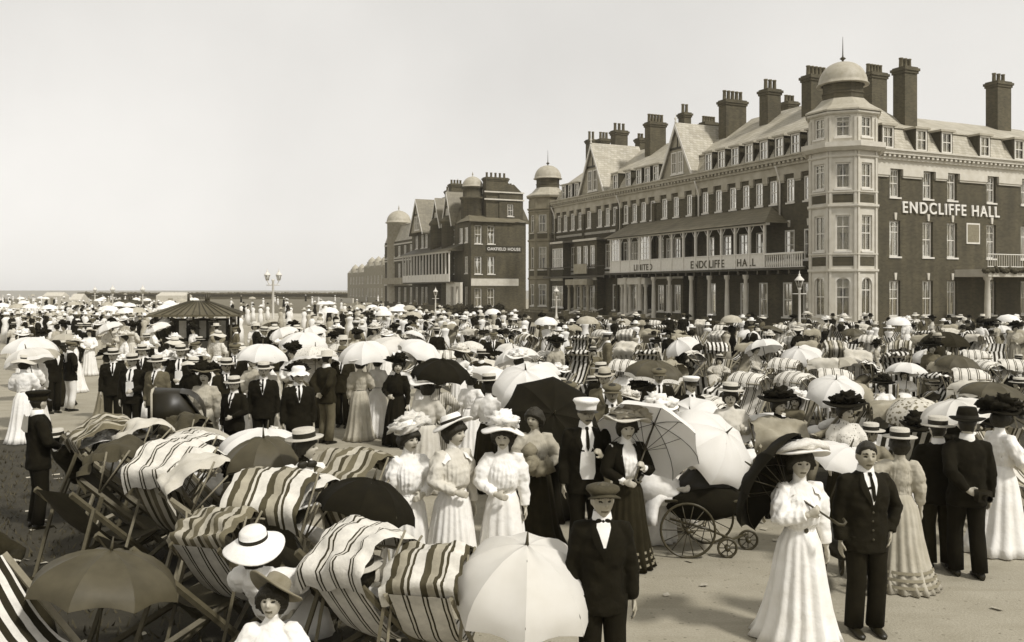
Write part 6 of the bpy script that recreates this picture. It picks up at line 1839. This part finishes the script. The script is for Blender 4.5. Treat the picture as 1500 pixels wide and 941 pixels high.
# ---------------------------------------------------------------- grass tufts on the verge
g = MB(); r3 = random.Random(5)
for k in range(9000):
    x, y = r3.uniform(-11, -1.2), r3.uniform(5, 16.5)
    if y < 7.5: lim = -1.2
    elif y < 11: lim = -1.2 - (y - 7.5) / 3.5
    elif y < 15: lim = -2.2 - (y - 11) / 2
    else: lim = -4.2 - (y - 15) * 1.2
    if x > lim: continue
    h = r3.uniform(.03, .09); a = r3.uniform(0, 6.28); w = .012
    p = V((x, y, .004)); d = V((math.cos(a), math.sin(a), 0))
    g.add([p - d * w, p + d * w, p + V((r3.uniform(-.05, .05), r3.uniform(-.05, .05), h))], [(0, 1, 2)])
tag(g.build('grass', [plain('grass_blades', .07, .9, .4, 8)], None, False), 'short trodden grass under the nearest deckchairs', 'grass', None, 'stuff')

lt = MB()
for k in range(110):
    if k < 70: x, y = r3.uniform(-8, -1.5), r3.uniform(6, 15)
    else: x, y = r3.uniform(0, 6), r3.uniform(7.5, 13)
    a = r3.uniform(0, 6.28); w, l = r3.uniform(.012, .04), r3.uniform(.02, .07)
    d = V((math.cos(a), math.sin(a), 0)); e = V((-d.y, d.x, 0)); p = V((x, y, .012))
    lt.add([p - d * l - e * w, p + d * l - e * w, p + d * l + e * w + V((0, 0, r3.uniform(0, .02))), p - d * l + e * w + V((0, 0, r3.uniform(0, .015)))], [(0, 1, 2, 3)])
tag(lt.build('litter', [LINEN], None, False), 'scraps of paper and straw lying on the ground', 'litter', None, 'stuff')
for o in ALL:
    if o.name not in dead: COL.objects.link(o)

hz = MB(); hz.box((-420, -30, -15), (420, 420, 24)); hm, hnt, hb = nodes_of('sea_haze'); hnt.nodes.remove(hb)
pv = hnt.nodes.new('ShaderNodeVolumePrincipled'); pv.inputs['Density'].default_value = .0004; pv.inputs['Color'].default_value = (.93, .89, .8, 1); pv.inputs['Anisotropy'].default_value = .2
hnt.links.new(pv.outputs[0], hnt.nodes['Material Output'].inputs['Volume'])
ho = hz.build('haze', hm, None, False); tag(ho, 'thin sea haze over the promenade', None, None, 'stuff'); COL.objects.link(ho)

# ---------------------------------------------------------------- camera, light
cd = bpy.data.cameras.new('camera'); co = bpy.data.objects.new('camera', cd); COL.objects.link(co)
cd.sensor_width = 36; cd.lens = F * 36 / 1500; cd.shift_y = -(470.5 - HZ) / 1500; cd.clip_start = .1; cd.clip_end = 40000
co.location = (0, 0, CAMH); co.rotation_euler = (R(90), 0, 0); scene.camera = co
SUN_AZ = V((.74, -.67, 0)); EL = 50
sd = bpy.data.lights.new('sun', 'SUN'); sd.energy = 3.3; sd.angle = R(6); sd.color = (1, .97, .93)
so = bpy.data.objects.new('sun', sd); COL.objects.link(so)
v = SUN_AZ.normalized() * math.cos(R(EL)) + V((0, 0, math.sin(R(EL))))
so.rotation_mode = 'QUATERNION'; so.rotation_quaternion = v.to_track_quat('Z', 'Y')
w = bpy.data.worlds.new('World'); scene.world = w; w.use_nodes = True
nt = w.node_tree; bg = nt.nodes['Background']
sk = nt.nodes.new('ShaderNodeTexSky'); sk.sky_type = 'NISHITA'; sk.sun_disc = False
sk.sun_elevation = R(EL); sk.sun_rotation = math.atan2(SUN_AZ.x, SUN_AZ.y); sk.dust_density = 1; sk.air_density = 1.0
bw = nt.nodes.new('ShaderNodeRGBToBW'); nt.links.new(sk.outputs[0], bw.inputs[0])
# a printed sky is colourless and nearly even: thin cloud spreads the light
lv = mathn(nt, 'POWER', bw.outputs[0], .28)
cn = noisen(nt, nt.nodes.new('ShaderNodeTexCoord').outputs['Generated'], 2.2, 5, .5)
lv = mathn(nt, 'MULTIPLY', lv, mathn(nt, 'MULTIPLY_ADD', cn, .5, .75))
cc = nt.nodes.new('ShaderNodeMix'); cc.data_type = 'RGBA'; cc.blend_type = 'MULTIPLY'; cc.inputs['Factor'].default_value = 1
nt.links.new(lv, cc.inputs['A']); cc.inputs['B'].default_value = (5.9, 5.76, 5.5, 1)
nt.links.new(cc.outputs['Result'], bg.inputs[0]); bg.inputs[1].default_value = .1
vs = scene.view_settings; vs.view_transform = 'Standard'; vs.look = 'None'; vs.gamma = 1; vs.exposure = 0; vs.use_curve_mapping = False
print('PEOPLE', sum(1 for o in COL.objects if o.get('category') == 'person'), 'CHAIRS', sum(1 for o in COL.objects if o.get('category') == 'deckchair'), 'PARASOLS', sum(1 for o in COL.objects if o.get('category') == 'parasol'), 'OBJ', len(COL.objects))
